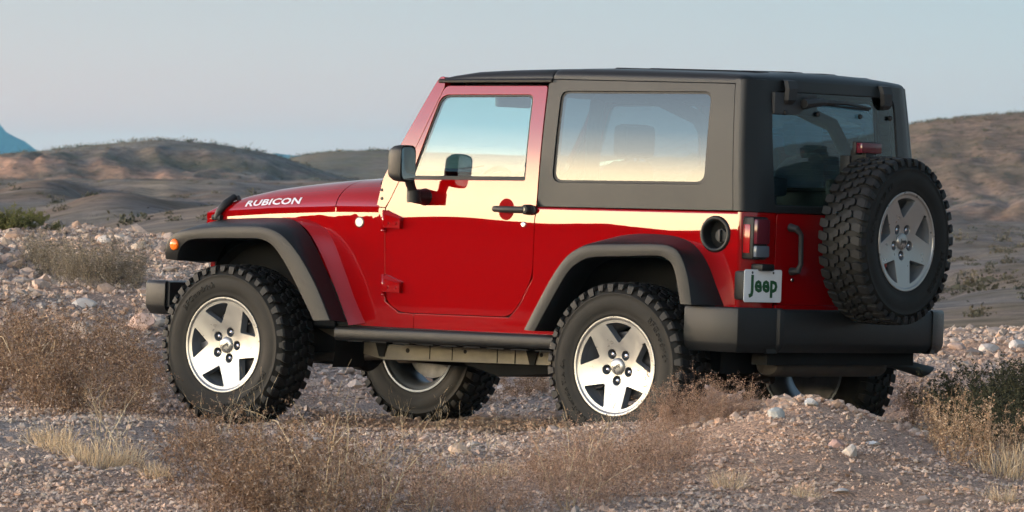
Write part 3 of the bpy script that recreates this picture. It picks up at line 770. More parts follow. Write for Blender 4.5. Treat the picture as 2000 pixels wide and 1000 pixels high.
for s in (-1, 1):
    fb = [(-.40, .60, .80), (-.415, .60, .90), (-.385, .605, .985), (-.28, .62, 1.024), (-.03, .66, 1.040), (.20, .705, 1.045), (.31, .745, 1.032), (.385, .775, 1.000), (.45, .79, .945), (.53, .795, .84), (.62, .80, .69), (.700, .80, .545)]
    fo = [(-.400, .90, .818), (-.392, .915, .868), (-.352, .925, .930), (-.265, .93, .966), (-.05, .93, .993), (.18, .93, 1.003), (.275, .93, .998), (.355, .93, .975), (.425, .93, .930), (.505, .93, .853), (.606, .93, .720), (.702, .93, .554)]
    fi = [(-.312, .90, .812), (-.298, .915, .850), (-.262, .925, .890), (-.200, .93, .920), (-.05, .93, .930), (.15, .93, .936), (.235, .93, .935), (.300, .93, .915), (.352, .93, .872), (.425, .93, .785), (.505, .93, .671), (.590, .93, .548)]
    fl1 = flare([(x, s*y, z) for x, y, z in fb], [(x, s*y, z) for x, y, z in fo], [(x, s*y, z) for x, y, z in fi], s, 'front_flare')
    b_ = MB(); b_.lathe([(0.0, -.006), (.012, -.0055), (.022, -.003), (.0255, .001), (.0255, .01)], 24, 'y', (-.318, 0, .893))
    b_.v = [(x+(.0), -.934+y if s < 0 else .934-y, .893+(z-.893)*1.12) for x, y, z in b_.v]; b_.build('turn_signal', 'amber_lens', fl1)
    rb = [(1.915, .74, .55), (2.00, .745, .70), (2.085, .75, .865), (2.16, .75, .955), (2.26, .75, 1.010), (2.40, .75, 1.036), (2.58, .75, 1.038), (2.70, .75, 1.020), (2.78, .75, .975), (2.84, .75, .905), (2.895, .75, .80), (2.940, .75, .712)]
    ro = [(1.893, .93, .556), (1.95, .93, .656), (2.04, .93, .804), (2.112, .93, .897), (2.18, .93, .950), (2.275, .93, .980), (2.48, .93, .990), (2.665, .93, .996), (2.752, .93, .987), (2.805, .93, .950), (2.852, .93, .855), (2.884, .93, .715)]
    ri = [(1.963, .93, .552), (2.02, .93, .645), (2.095, .93, .765), (2.150, .93, .842), (2.200, .93, .882), (2.285, .93, .915), (2.48, .93, .927), (2.64, .93, .936), (2.705, .93, .931), (2.755, .93, .900), (2.782, .93, .840), (2.812, .93, .716)]
    flare([(x, s*y, z) for x, y, z in rb], [(x, s*y, z) for x, y, z in ro], [(x, s*y, z) for x, y, z in ri], s, 'rear_flare')
    # wheel-house liners
    for (xc, zc, r, a0, a1, yi, ztop) in ((.05, .44, .53, -.25, PI+.2, .45, 1), (2.42, .44, .53, -.1, PI+.1, .45, 1)):
        ln = MB(); V = []; F = []; nn_ = 24
        for k in range(nn_+1):
            a = a0+(a1-a0)*k/nn_; x = xc+r*math.cos(a)*(.95); z = zc+.50*math.sin(a)
            V += [(x, s*.735 if xc > 1 else s*min(.70, W(x, 1.0)-.01), z), (x, s*yi, z)]
        for k in range(nn_): F.append((2*k, 2*k+1, 2*k+3, 2*k+2))
        V2 = [v for i, v in enumerate(V) if i % 2]; ln.add(V, F, True)
        ln.add(V2, [tuple(range(len(V2)))], False)
        ln.build('wheel_house', 'underbody_black', car)
# ---- sill rail
for s in (-1, 1):
    m_ = MB(); S = []
    for x in (.622, .628, .66, 1.0, 1.5, 1.94, 1.975, 1.98):
        zt = float(np.interp(x, [.62, 1.98], [.524, .534])); sh = .7 if x in (.622, 1.98) else 1
        S.append([Vector((x, s*(.765+.040*sh*math.copysign(abs(math.cos(a))**.55, math.cos(a))), zt-.035+.036*sh*math.copysign(abs(math.sin(a))**.6, math.sin(a)))) for a in np.linspace(0, 2*PI, 21)])
    loft(m_, S, True, True); m_.build('sill_rail', 'black_plastic', car, auto=50)
    m_ = MB(); m_.box((.62, min(s*.70, s*.745), .47), (1.98, max(s*.70, s*.745), .531)); 
    for i in range(9):
        x = .70+i*.145; m_.box((x, min(s*.60, s*.79), .452), (x+.10, max(s*.60, s*.79), .458))
    m_.build('sill_bracket', 'underbody_black', car)

# ---- bumpers
def plan_bar(mb, plan, z0, z1, back=.09, r=.018):
    """plan: outer face polyline (x,y); makes a bar with rounded top and bottom edges"""
    n = len(plan); prof = [(back, z1-.012), (.03, z1-.003), (.012, z1), (.004, z1-.006), (0, z1-r), (0, z0+.05), (.006, z0+.030), (.030, z0+.002), (back, z0)]
    secs = []
    for i, (x, y) in enumerate(plan):
        a = Vector(plan[max(i-1, 0)]); b = Vector(plan[min(i+1, n-1)]); t = (b-a).normalized(); nrm = Vector((t.y, -t.x)); 
        secs.append([Vector((x, y, 0))-Vector((nrm.x, nrm.y, 0))*d+Vector((0, 0, z)) for d, z in prof])
    loft(mb, secs, True, True)
rbp = MB()
plan_bar(rbp, [(3.205, -.630), (3.214, -.3), (3.218, 0), (3.214, .3), (3.205, .630)], .500, .708, .11)
rbump = rbp.build('rear_bumper', 'black_plastic', car, auto=35)
for s in (-1, 1):
    c = MB(); pts_ = [(2.80, .872), (2.95, .880), (3.085, .882), (3.112, .875), (3.130, .845), (3.165, .76), (3.185, .705), (3.192, .668), (3.205, .660), (3.210, .633), (3.19, .628)]
    plan = [(x, s*y) for x, y in pts_]
    if s < 0: plan_bar(c, plan, .497, .712, .09)
    else: plan_bar(c, plan[::-1], .497, .712, .09)
    c.build('bumper_cap', 'black_plastic', rbump, auto=30)
tb = MB(); tb.box((3.02, -.62, .44), (3.11, .62, .66), .0); tb.build('cross_member', 'underbody_black', rbump)
fbp = MB(); 
plan_bar(fbp, [(x, y) for x, y in [(-.36, .80), (-.44, .835), (-.50, .83), (-.585, .80), (-.615, .76), (-.635, .55), (-.65, 0), (-.635, -.55), (-.615, -.76), (-.585, -.80), (-.50, -.83), (-.44, -.835), (-.36, -.80)]][0:0] or [(-.445, .84), (-.50, .84), (-.58, .825), (-.612, .79), (-.632, .60), (-.65, .2), (-.65, -.2), (-.632, -.60), (-.612, -.79), (-.58, -.825), (-.50, -.84), (-.445, -.84)], .538, .706, .10)
fbump = fbp.build('front_bumper', 'black_plastic', car, auto=35)
for s in (-1, 1):
    c = MB(); c.box((-.455, min(s*.30, s*.82), .575), (-.43, max(s*.30, s*.82), .702), .004); c.build('bumper_back', 'soft_black', fbump)
    c = MB(); c.tube([(-.60, s*.42, .70), (-.60, s*.42, .745), (-.56, s*.42, .76), (-.50, s*.42, .745), (-.48, s*.42, .70)], .009, 8); c.build('tow_hook', 'soft_black', fbump)
    c = MB(); c.tube([(-.66, s*.60, .62), (-.635, s*.60, .62)], [.05, .05], 20); c.build('fog_lamp', 'clear_lens', fbump)
# ---- grille
gr = MB()
slots = [round_poly([(-.245+i*.0817-.019, .80), (-.245+i*.0817+.019, .80), (-.245+i*.0817+.019, 1.03), (-.245+i*.0817-.019, 1.03)], .018, 4) for i in range(7)]
lampH = [circle(s*.40, .93, .092) for s in (-1, 1)]
outl = round_poly([(-.56, .70), (.56, .70), (.60, 1.048), (-.60, 1.048)], [.05, .05, .02, .02], 4)
surf_panel(gr, [outl]+slots+lampH, lambda a, z: (-.385+.03*abs(a)**2, a, z), lambda a, z: (-1, 0, .02), step=.06, thick=.03)
grl = gr.build('grille', 'red_paint', car)
for s in (-1, 1):
    c = MB(); c.lathe([(0, -.030), (.05, -.024), (.085, -.006), (.094, .0), (.094, .04)], 28, 'x', (-.375, s*.40, .93)); c.build('headlight', 'clear_lens', grl)
c = MB(); c.box((-.34, -.58, .62), (-.325, .58, 1.04)); c.build('radiator', 'underbody_black', grl)

# ---- mirrors
for s in (-1, 1):
    m_ = MB()
    # housing: rounded box, tapering forward
    V = []; F = []; xs_ = [(1.075, .55), (1.085, .80), (1.11, .95), (1.14, 1.0), (1.165, 1.0), (1.170, .985)]; yc, zc, hw, hh = .953, 1.336, .061, .090; n = 28
    for x, k in xs_:
        for i in range(n):
            a = 2*PI*i/n; c_, s_ = math.cos(a), math.sin(a); V.append((x, s*(yc+hw*k*math.copysign(abs(c_)**.42, c_)), zc+hh*k*math.copysign(abs(s_)**.42, s_)))
    for j in range(len(xs_)-1):
        for i in range(n): F.append((j*n+i, j*n+(i+1) % n, (j+1)*n+(i+1) % n, (j+1)*n+i))
    F.append(tuple(range(n))); b = len(V)
    for i in range(n):   # inward lip at the glass
        x, y, z = V[(len(xs_)-1)*n+i]; V.append((1.168, s*yc+(y-s*yc)*.90, zc+(z-zc)*.90))
    for i in range(n): F.append(((len(xs_)-1)*n+i, (len(xs_)-1)*n+(i+1) % n, b+(i+1) % n, b+i))
    m_.add(V, F, True)
    m_.tube([(1.125, s*.885, 1.262), (1.128, s*.870, 1.225), (1.130, s*.855, 1.195)], [.026, .022, .024], 12)
    m_.tube([(1.130, s*.850, 1.208), (1.130, s*.845, 1.150)], [.034, .036], 14)
    m_.tube([(1.130, s*.845, 1.178), (1.125, s*(W(1.1, 1.17)+.012), 1.176), (1.120, s*(W(1.1, 1.17)-.004), 1.176)], [.034, .040, .044], 16)
    mr = m_.build('side_mirror', 'black_plastic', car, auto=45)
    g = MB(); V = [(1.1685, s*yc+(v[1]-s*yc)*.905, zc+(v[2]-zc)*.905) for v in V[(len(xs_)-1)*n:len(xs_)*n]]; g.add(V, [tuple(range(n))], False); g.v = [(x-(z-zc)*.06, y, z) for x, y, z in g.v]; g.v = [(x+.004, y, z) for x, y, z in g.v]; g.build('mirror_glass', 'mirror_glass', mr)

# ---- interior
m_ = MB(); m_.box((.80, -.66, .52), (3.02, .66, .56)); m_.build('floor_pan', 'interior', car)
m_ = MB(); m_.box((-.32, -.52, .50), (.80, .52, 1.03)); m_.box((.78, -.60, .56), (.82, .60, 1.20)); m_.build('engine_bay', 'underbody_black', car)
m_ = MB(); m_.box((.83, -.66, .95), (1.08, .66, 1.195), .03); m_.box((.95, -.14, .75), (1.15, .14, 1.15), .02); m_.tube([(1.02, -.36, 1.18), (1.0, -.36, 1.22)], [.1, .1], 12); m_.build('dashboard', 'interior', car)
sw = MB(); pts_ = []
for k in range(25):
    a = 2*PI*k/24; pts_.append(Vector((1.22+.055*math.sin(a), -.36+.185*math.cos(a), 1.155+.175*math.sin(a))))
sw.tube(pts_, .014, 8, caps=False); sw.tube([(1.06, -.36, 1.10), (1.22, -.36, 1.155)], .03, 8)
for a in (0, PI, -PI/2): sw.tube([(1.215, -.36, 1.155), (1.22+.055*math.sin(a), -.36+.175*math.cos(a), 1.155+.165*math.sin(a))], .014, 6)
sw.build('steering_wheel', 'soft_black', car)
rm = MB(); rm.box((1.135, -.235, 1.635), (1.162, .035, 1.705), .012); rm.tube([(1.14, -.10, 1.67), (1.12, -.10, 1.73)], .01, 6); rm.build('interior_mirror', 'soft_black', car)
for y in (-.36, .36):
    m_ = MB(); m_.box((1.45, y-.25, .78), (1.98, y+.25, .93), .04)
    sec = []
    V = []; F = []
    for x, z, hw in ((1.93, .88, .24), (1.98, 1.05, .25), (2.03, 1.25, .235), (2.07, 1.36, .17), (2.08, 1.385, .10)):
        sec.append([Vector((x+.055*math.sin(a), y+hw*math.copysign(abs(math.cos(a))**.5, math.cos(a)), z)) for a in np.linspace(0, 2*PI, 17)])
    loft(m_, sec, True, True)
    for k in (-.05, .05): m_.tube([(2.08, y+k, 1.36), (2.09, y+k, 1.46)], .007, 6)
    st = m_.build('front_seat', 'seat_cloth', car, auto=50)
    m_ = MB(); m_.box((2.05, y-.125, 1.40), (2.14, y+.125, 1.565), .035); m_.build('headrest', 'seat_cloth', st, auto=50)
m_ = MB(); m_.box((2.45, -.48, .75), (2.85, .48, .90), .04); m_.box((2.80, -.48, .85), (2.92, .48, 1.20), .04)
rs = m_.build('rear_seat', 'seat_cloth', car, auto=50)
for y in (-.28, .28):
    m_ = MB(); m_.box((2.84, y-.085, 1.24), (2.90, y+.085, 1.335), .022); m_.tube([(2.87, y, 1.18), (2.87, y, 1.26)], .02, 8); m_.build('headrest', 'seat_cloth', rs, auto=50)
rb_ = MB(); rr = .036
rb_.tube([(2.02, -.60, .9), (2.02, -.595, 1.5), (2.02, -.57, 1.66), (2.02, -.50, 1.725), (2.02, .50, 1.725), (2.02, .57, 1.66), (2.02, .595, 1.5), (2.02, .60, .9)], rr, 10)
for s in (-1, 1):
    rb_.tube([(2.02, s*.56, 1.70), (2.35, s*.56, 1.70), (2.62, s*.565, 1.60), (2.78, s*.57, 1.35), (2.82, s*.58, .95)], rr, 10)
    rb_.tube([(2.02, s*.54, 1.705), (1.6, s*.54, 1.725), (1.22, s*.56, 1.735)], rr*.9, 10)
rb_.build('roll_bar', 'bar_cover', car)

# ---- chassis
ch = MB()
for s in (-1, 1):
    y0, y1 = sorted((s*.40, s*.47)); prof = [(-.45, .50, .60), (-.30, .50, .60), (.25, .50, .60), (.55, .385, .475), (.68, .362, .438), (1.70, .378, .452), (1.95, .42, .50), (2.2, .60, .70), (2.7, .60, .70), (3.05, .50, .60)]
    V = []; F = []
    for x, za, zb in prof: V += [(x, y0, za), (x, y0, zb), (x, y1, zb), (x, y1, za)]
    for i in range(len(prof)-1):
        for j in range(4): F.append((i*4+j, i*4+(j+1) % 4, (i+1)*4+(j+1) % 4, (i+1)*4+j))
    F += [(0, 1, 2, 3), tuple(len(V)-4+j for j in range(4))]; ch.add(V, F, False)
chs = ch.build('frame', 'frame_steel', car)
for s in (-1, 1):
    for x, z, r in ((.83, .412, .012), (1.19, .422, .010), (1.66, .425, .010), (2.05, .54, .018)): c = MB(); c.tube([(x, s*.465, z), (x, s*.4715, z)], [r, r], 14); c.build('frame_hole', 'underbody_black', chs)
    for x in (.97, 1.11, 1.39, 1.50): c = MB(); c.box((x-.002, min(s*.465, s*.4722), .375), (x+.002, max(s*.465, s*.4722), .445)); c.build('frame_seam', 'underbody_black', chs)
    for x in (.66, 1.60):
        c = MB(); c.add([(x-.03, s*.485, .46), (x+.05, s*.485, .46), (x+.025, s*.478, .375), (x-.005, s*.478, .375), (x-.03, s*.44, .46), (x+.05, s*.44, .46), (x+.025, s*.44, .375), (x-.005, s*.44, .375)], [(0, 1, 2, 3), (4, 7, 6, 5), (0, 3, 7, 4), (1, 5, 6, 2), (3, 2, 6, 7)], False); c.build('body_mount', 'underbody_black', chs)
    c = MB(); c.box((.58, min(s*.42, s*.60), .47), (.66, max(s*.42, s*.60), .60)); c.build('body_mount', 'underbody_black', chs)
c = MB(); c.box((1.05, -.30, .345), (1.75, .30, .44), .02); c.box((.62, -.42, .40), (.72, .42, .52)); c.add([(1.10, -.44, .38), (1.66, -.44, .40), (1.66, .10, .40), (1.10, .10, .38), (1.35, -.40, .305), (1.66, -.40, .335), (1.66, .05, .335), (1.35, .05, .305)], [(0, 1, 5, 4), (1, 2, 6, 5), (2, 3, 7, 6), (3, 0, 4, 7), (4, 5, 6, 7)], False)
c.box((1.85, -.30, .45), (2.9, .35, .62), .02); c.box((.4, -.68, .52), (2.0, .68, .545)); c.box((2.75, -.68, .60), (3.0, .68, .68)); c.box((.5, -.40, .44), (1.1, .4, .54)); c.build('skid_plate', 'underbody_black', car)
for xa, nm in ((0, 'front_axle'), (WB, 'rear_axle')):
    a_ = MB(); a_.tube([(xa, -.70, .402), (xa, .70, .402)], .041, 14)
    dy = .25 if xa == 0 else 0.0; sx_ = -1 if xa == 0 else 1
    a_.lathe([(0, -.10), (.09, -.085), (.125, -.03), (.13, .03), (.09, .085), (0, .10)], 20, 'x', (xa+sx_*.02, dy, .402)); a_.lathe([(0, -.02), (.10, -.02), (.115, 0), (.10, .02)], 20, 'x', (xa+sx_*.09, dy, .402))
    a_.build(nm, 'underbody_black', car, auto=40)
    for s in (-1, 1):
        sp = MB(); pts_ = []
        yy = s*(.46 if xa == 0 else .44); xo = xa-(.0 if xa == 0 else .12)
        for k in range(0, 12*6+1):
            a = 2*PI*k/12; pts_.append((xo+.055*math.cos(a), yy+.055*math.sin(a), .44+.27*k/72))
        sp.tube(pts_, .0075, 6); sp.build('coil_spring', 'steel_dark', car)
        sh_ = MB(); sh_.tube([(xa+.10, s*.56, .36), (xa+.13, s*.50, .62)], [.027, .027], 10); sh_.tube([(xa+.13, s*.50, .62), (xa+.15, s*.47, .85)], [.02, .02], 10); sh_.build('shock_absorber', 'steel_dark', car)
        ca = MB(); d = 1 if xa == 0 else -1; ca.tube([(xa+d*.04, s*.47, .34), (xa+d*.70, s*.43, .385)], .024, 8); ca.build('control_arm', 'rust_pipe', car)
tr = MB(); tr.tube([(-.15, -.62, .36), (-.15, .62, .38)], .017, 8); tr.tube([(-.20, -.40, .42), (-.12, .66, .40)], .016, 8); tr.build('tie_rod', 'steel_dark', car)
ds = MB(); ds.tube([(.10, .25, .41), (1.15, .15, .46)], .027, 8); ds.tube([(1.6, .0, .46), (2.36, 0, .42)], .03, 8); ds.build('drive_shaft', 'rust_pipe', car)
ex = MB(); S = []
for y, k in ((-.46, .0), (-.455, .8), (-.44, .97), (-.40, 1), (.42, 1), (.455, .97), (.475, .8), (.48, .0)):
    S.append([Vector((2.995+.075*k*math.cos(a), y, .432+.052*k*math.sin(a))) for a in np.linspace(0, 2*PI, 25)])
loft(ex, S); muf = ex.build('muffler', 'rust_pipe', car, auto=40)
tp = MB(); P0, P1, P2 = Vector((3.0, .47, .450)), Vector((3.01, .58, .452)), Vector((3.03, .86, .405))
tp.tube([P0, P1, P1.lerp(P2, .5), P2], [.026, .027, .030, .030], 14, caps=False)
# slash-cut end: stretch the last ring along the pipe at its top
tp.v[-14:] = [(x+(z-.405)*.2, y+(z-.405)*1.3, z-(z-.405)*.1) for x, y, z in tp.v[-14:]]
tp.build('tail_pipe', 'soft_black', muf)
ex = MB(); ex.tube([(1.0, .30, .40), (1.9, .34, .42), (2.2, .40, .62), (2.7, .40, .62), (2.95, .35, .45)], .026, 10); ex.build('exhaust_pipe', 'rust_pipe', car)

# ================================================================== wheels
RT = .4035
def tyre_meshes():
    prof = [(.222, -.100), (.229, -.112), (.238, -.1165), (.246, -.1175), (.249, -.1195), (.253, -.1185), (.270, -.1245), (.300, -.1280), (.325, -.1275), (.343, -.1245), (.346, -.1262), (.351, -.1255), (.353, -.1225), (.368, -.1165), (.381, -.104), (.387, -.085), (.3895, -.05), (.3900, 0)]
    prof = prof+[(r, -h) for r, h in prof[::-1][1:]]
    mb = MB(); mb.lathe(prof, 96, 'y')
    return mb
tyre_mb = tyre_meshes()
tyre_me = None
def tread():
    mb = MB(); NP = 40; dth = 2*PI/NP
    C1 = [(.04, -.050), (.30, -.058), (.62, -.056), (.72, -.032), (1.00, -.026), (.96, -.006), (.66, -.0035), (.40, -.008), (.30, -.030), (.02, -.032)]
    C1 = [(a*.94+.02, y) for a, y in C1]
    SH = [(.06, -.070), (.34, -.066), (.60, -.070), (.70, -.088), (.80, -.1165), (.16, -.1165), (.02, -.094)]
    def cyl(p, y, r): a = p*dth; return (r*math.cos(a), y, r*math.sin(a))
    def block(poly, k, sgn, off, rt, rb):
        n = len(poly); cx_ = sum(p[0] for p in poly)/n; cy_ = sum(p[1] for p in poly)/n
        T = []; M_ = []; Bt = []
        for a, y in poly:
            a2, y2 = cx_+(a-cx_)*.93, cy_+(y-cy_)*.93; crown = -.0035*(abs(y2)/.11)**2.5
            T.append(cyl(k+sgn*a2+off, sgn*y2, rt+crown)); M_.append(cyl(k+sgn*a+off, sgn*y, rt+crown-.0018)); Bt.append(cyl(k+sgn*a+off, sgn*y, rb+crown))
        V = T+M_+Bt; F = [tuple(range(n)), ]
        for r_ in (0, 1):
            for i in range(n): j = (i+1) % n; F.append((r_*n+i, r_*n+j, (r_+1)*n+j, (r_+1)*n+i))
        mb.add(V, F, False)
    for k in range(NP):
        for sgn in (1, -1):
            off = 0 if sgn > 0 else .5
            block(C1, k, sgn, off, RT, .388); 
            block(SH, k, sgn, off, RT-.0005, .384)
            # shoulder lug running down the sidewall
            big = k % 2
            a0, a1 = (.20, .78) if big else (.22, .72); r2 = .357 if big else .367
            P = []
            for rr_, yy, e in ((RT-.0055, -.1170, 0), (RT-.011, -.1235, .0), (.380, -.1265, .02), (r2, -.1275, .06)):
                P.append((cyl(k+sgn*(a0+e)+off, sgn*yy, rr_), cyl(k+sgn*(a1-e)+off, sgn*yy, rr_), cyl(k+sgn*(a0+e)+off, sgn*(yy+.012), rr_-.006), cyl(k+sgn*(a1-e)+off, sgn*(yy+.012), rr_-.006)))
            V = [q for row in P for q in row]; F = []
            for i in range(3):
                b0, b1 = i*4, i*4+4; F += [(b0, b0+1, b1+1, b1), (b0, b1, b1+2, b0+2), (b0+1, b0+3, b1+3, b1+1)]
            F.append((12, 13, 15, 14)); F.append((0, 2, 3, 1)); mb.add(V, F, False)
    return mb
tread_mb = tread()
txt = MB()
def arc_text(mb, s, size, rad, mid, xs=1.0, sp=1.05):
    def fn(x, y, d):
        a = mid-x/rad; r = rad+y; yy = -float(np.interp(r, [.27, .30, .325, .343], [.1245, .128, .1275, .1245])); return Vector((r*math.cos(a), yy-.0002-d*2.0, r*math.sin(a)))
    text_mesh(mb, s, size, fn, .0016, offset=.0004, xs=xs, spacing=sp)
arc_text(txt, 'BFGoodrich', .040, .303, 0, 1.05, 1.15); txt2 = MB(); arc_text(txt2, 'Mud-Terrain T/A KM', .030, .303, PI, 1.1, 1.2)
def rim_meshes():
    b = MB(); b.lathe([(.2245, -.100), (.233, -.106), (.2385, -.113), (.2390, -.1185), (.2370, -.1208), (.2290, -.1212), (.2262, -.1195), (.2250, -.1150), (.2205, -.1125)], 72, 'y')
    f = MB()
    def D(r): return -float(np.interp(r, [0, .05, .075, .12, .17, .205, .221, .23], [.0875, .0885, .0905, .098, .105, .1105, .1125, .1125]))
    opens = []
    for k in range(5):
        th = 2*PI*k/5; hw = R(22.0); ro = .2085; arc = [(ro*math.cos(th+hw*q), ro*math.sin(th+hw*q)) for q in np.linspace(-1, 1, 9)]
        P = arc+[(.108*math.cos(th), .108*math.sin(th))]; opens.append(round_poly(P, [.010]+[0]*7+[.010, .012], 4))
    lugs = [circle(.068*math.cos(2*PI*(k+.5)/5), .068*math.sin(2*PI*(k+.5)/5), .0248, 20) for k in range(5)]
    outer = circle(0, 0, .2210, 72)
    surf_panel(f, [outer]+opens+lugs, lambda a, c: (a, D(math.hypot(a, c)), c), lambda a, c: (-a*.06/(math.hypot(a, c)+.01), -1, -c*.06/(math.hypot(a, c)+.01)), thick=.002, edge=.0015, step=.014)
    f.n = {}
    # walls of the openings (painted recess) and lug wells
    w_ = MB()
    for P, dep, grow in [(o, .045, .93) for o in opens]+[(l, .034, .80) for l in lugs]:
        if area(P) < 0: P = P[::-1]
        cx_, cz_ = sum(p[0] for p in P)/len(P), sum(p[1] for p in P)/len(P); n = len(P); V = []; F = []
        for fct, dd in ((1.0, .0025), (grow, dep)):
            for p in P: x, z = cx_+(p[0]-cx_)*fct, cz_+(p[1]-cz_)*fct; V.append((x, D(math.hypot(p[0], p[1]))+dd, z))
        for i in range(n): j = (i+1) % n; F.append((i, n+i, n+j, j))
        w_.add(V, F, True)
    w_.lathe([(.2205, -.108), (.214, -.100), (.206, -.06), (.190, -.02), (.190, .06), (.205, .085), (.214, .100), (.226, .105), (.238, .114), (.238, .120), (.228, .120), (.222, .108)], 72, 'y')
    w_.lathe([(.075, -.070), (.075, -.02), (.190, -.01)][0:2], 24, 'y')
    return b, f, w_
rb1, rf1, rw1 = rim_meshes()
def dump(mb, name, material, sharp=None, flat=False):
    o = mb.build(name, material, None, auto=sharp); me = o.data; bpy.data.objects.remove(o); return me
ty_b = MB(); ty_b.add(tyre_mb.v, tyre_mb.f, True)
ME = {}
ME['tyre'] = dump(ty_b, 'tyre', 'rubber', 50)
ME['tread'] = dump(tread_mb, 'tread', 'tread_rubber', 20)
ME['sidewall_lettering'] = dump(txt, 'sidewall_lettering', 'rubber')
ME['type_lettering'] = dump(txt2, 'type_lettering', 'rubber')
rimb = MB(); rimb.add(rb1.v, rb1.f, True); ME['rim'] = dump(rimb, 'rim', 'alloy', 45)
ME['spokes'] = dump(rf1, 'spokes', 'alloy', 40)
ME['barrel'] = dump(rw1, 'barrel', 'alloy_recess', 50)
hb = MB(); hb.lathe([(0, -.1030), (.016, -.1026), (.028, -.1015), (.036, -.0985), (.0405, -.092), (.042, -.080)], 28, 'y'); ME['center_cap'] = dump(hb, 'center_cap', 'bright_alloy' if False else 'alloy', 50)
cp = MB(); text_mesh(cp, 'Jeep', .030, lambda x, y, d: Vector((x, -.1032+.0013*(x*x+y*y)/.0006-d, y)), .0010, offset=.0006, xs=.9); ME['cap_lettering'] = dump(cp, 'cap_lettering', 'soft_black')
ln_ = MB(); ln_.tube([(0, -.050, 0), (0, -.078, 0), (0, -.086, 0), (0, -.088, 0)], [.0125, .0120, .0085, .0035], 6, smooth=False); ME['lug_nut'] = dump(ln_, 'lug_nut', 'bright_metal')
lw = MB(); lw.lathe([(0, -.052), (.017, -.052)], 12, 'y'); 
bd_ = MB(); bd_.lathe([(0, -.052), (.078, -.052), (.085, -.040), (.085, -.030), (.165, -.030), (.168, -.022), (.165, -.010), (.05, -.010)], 48, 'y'); bd_.box((-.19, -.06, -.06), (-.10, .02, .07), .01); ME['brake'] = dump(bd_, 'brake', 'steel_dark', 40)
vl = MB(); vl.tube([(.205, -.098, 0), (.196, -.120, 0)], [.005, .0045], 8); ME['valve'] = dump(vl, 'valve', 'soft_black')
def wheel(name, M, tyre_rot, rim_rot, valve=0.6, brake=True, label=None):
    w_ = empty(name, parent=car); w_.matrix_parent_inverse = Matrix.Identity(4); w_.matrix_basis = M
    if label: w_['label'] = label
    def sub(k, rot=0, loc=(0, 0, 0)):
        o = bpy.data.objects.new(k, ME[k]); col.objects.link(o); o.parent = w_; o.matrix_basis = Matrix.Rotation(-rot, 4, 'Y') @ Matrix.Translation(loc); return o
    for k in ('tyre', 'tread', 'sidewall_lettering', 'type_lettering'): sub(k, tyre_rot)
    for k in ('rim', 'spokes', 'barrel', 'center_cap'): sub(k, rim_rot)
    sub('cap_lettering', R(30) if brake else 0)
    for k in range(5):
        a = 2*PI*(k+.5)/5; sub('lug_nut', rim_rot, (.068*math.cos(a), 0, .068*math.sin(a)))
    sub('valve', valve)
    if brake: sub('brake', R(20))
    return w_
T_ = Matrix.Translation
# openings sit at rim_rot + 72k degrees, spokes half-way between
wheel('wheel', T_((0, -TR, RT)), R(124), R(71-36))
wheel('wheel', T_((WB, -TR, RT)), R(28), R(51-36+0))
wheel('wheel', T_((0, TR, RT)) @ Matrix.Rotation(PI, 4, 'Z'), R(-60), R(10))
wheel('wheel', T_((WB, TR, RT)) @ Matrix.Rotation(PI, 4, 'Z'), R(200), R(40))
wheel('spare_wheel', T_((3.344, 0, 1.047)) @ Matrix.Rotation(PI/2, 4, 'Z'), R(-30), R(54-36), valve=R(38), brake=False)
# ================================================================== THE LAND
RT2 = np.array([math.cos(YAW), math.sin(YAW)]); FW2 = np.array([-math.sin(YAW), math.cos(YAW)]); C2 = np.array([CAM.x, CAM.y])
def to_world(s, d): return C2[0]+RT2[0]*s+FW2[0]*d, C2[1]+RT2[1]*s+FW2[1]*d
rng = np.random.RandomState(11)
_perm = rng.permutation(512); _grad = rng.rand(512)*2*np.pi
def perlin(x, y):
    xi = np.floor(x).astype(int); yi = np.floor(y).astype(int); xf = x-xi; yf = y-yi
    def g(i, j, fx, fy):
        h = _grad[(_perm[(i % 512)]+j) % 512]; return np.cos(h)*fx+np.sin(h)*fy
    u = xf**3*(xf*(xf*6-15)+10); v = yf**3*(yf*(yf*6-15)+10)
    a = g(xi, yi, xf, yf); b = g(xi+1, yi, xf-1, yf); c = g(xi, yi+1, xf, yf-1); d = g(xi+1, yi+1, xf-1, yf-1)
    return (a*(1-u)+b*u)*(1-v)+(c*(1-u)+d*u)*v*1.0
def fbm(x, y, o=4, g=.5):
    r = 0; a = 1
    for i in range(o): r = r+a*perlin(x*2**i+i*17.3, y*2**i+i*9.1); a *= g
    return r
def ridged(x, y, o=4, g=.5):
    r = 0; a = 1
    for i in range(o): r = r+a*(1-2*np.abs(perlin(x*2**i+i*7.7, y*2**i+i*3.1))); a *= g
    return r
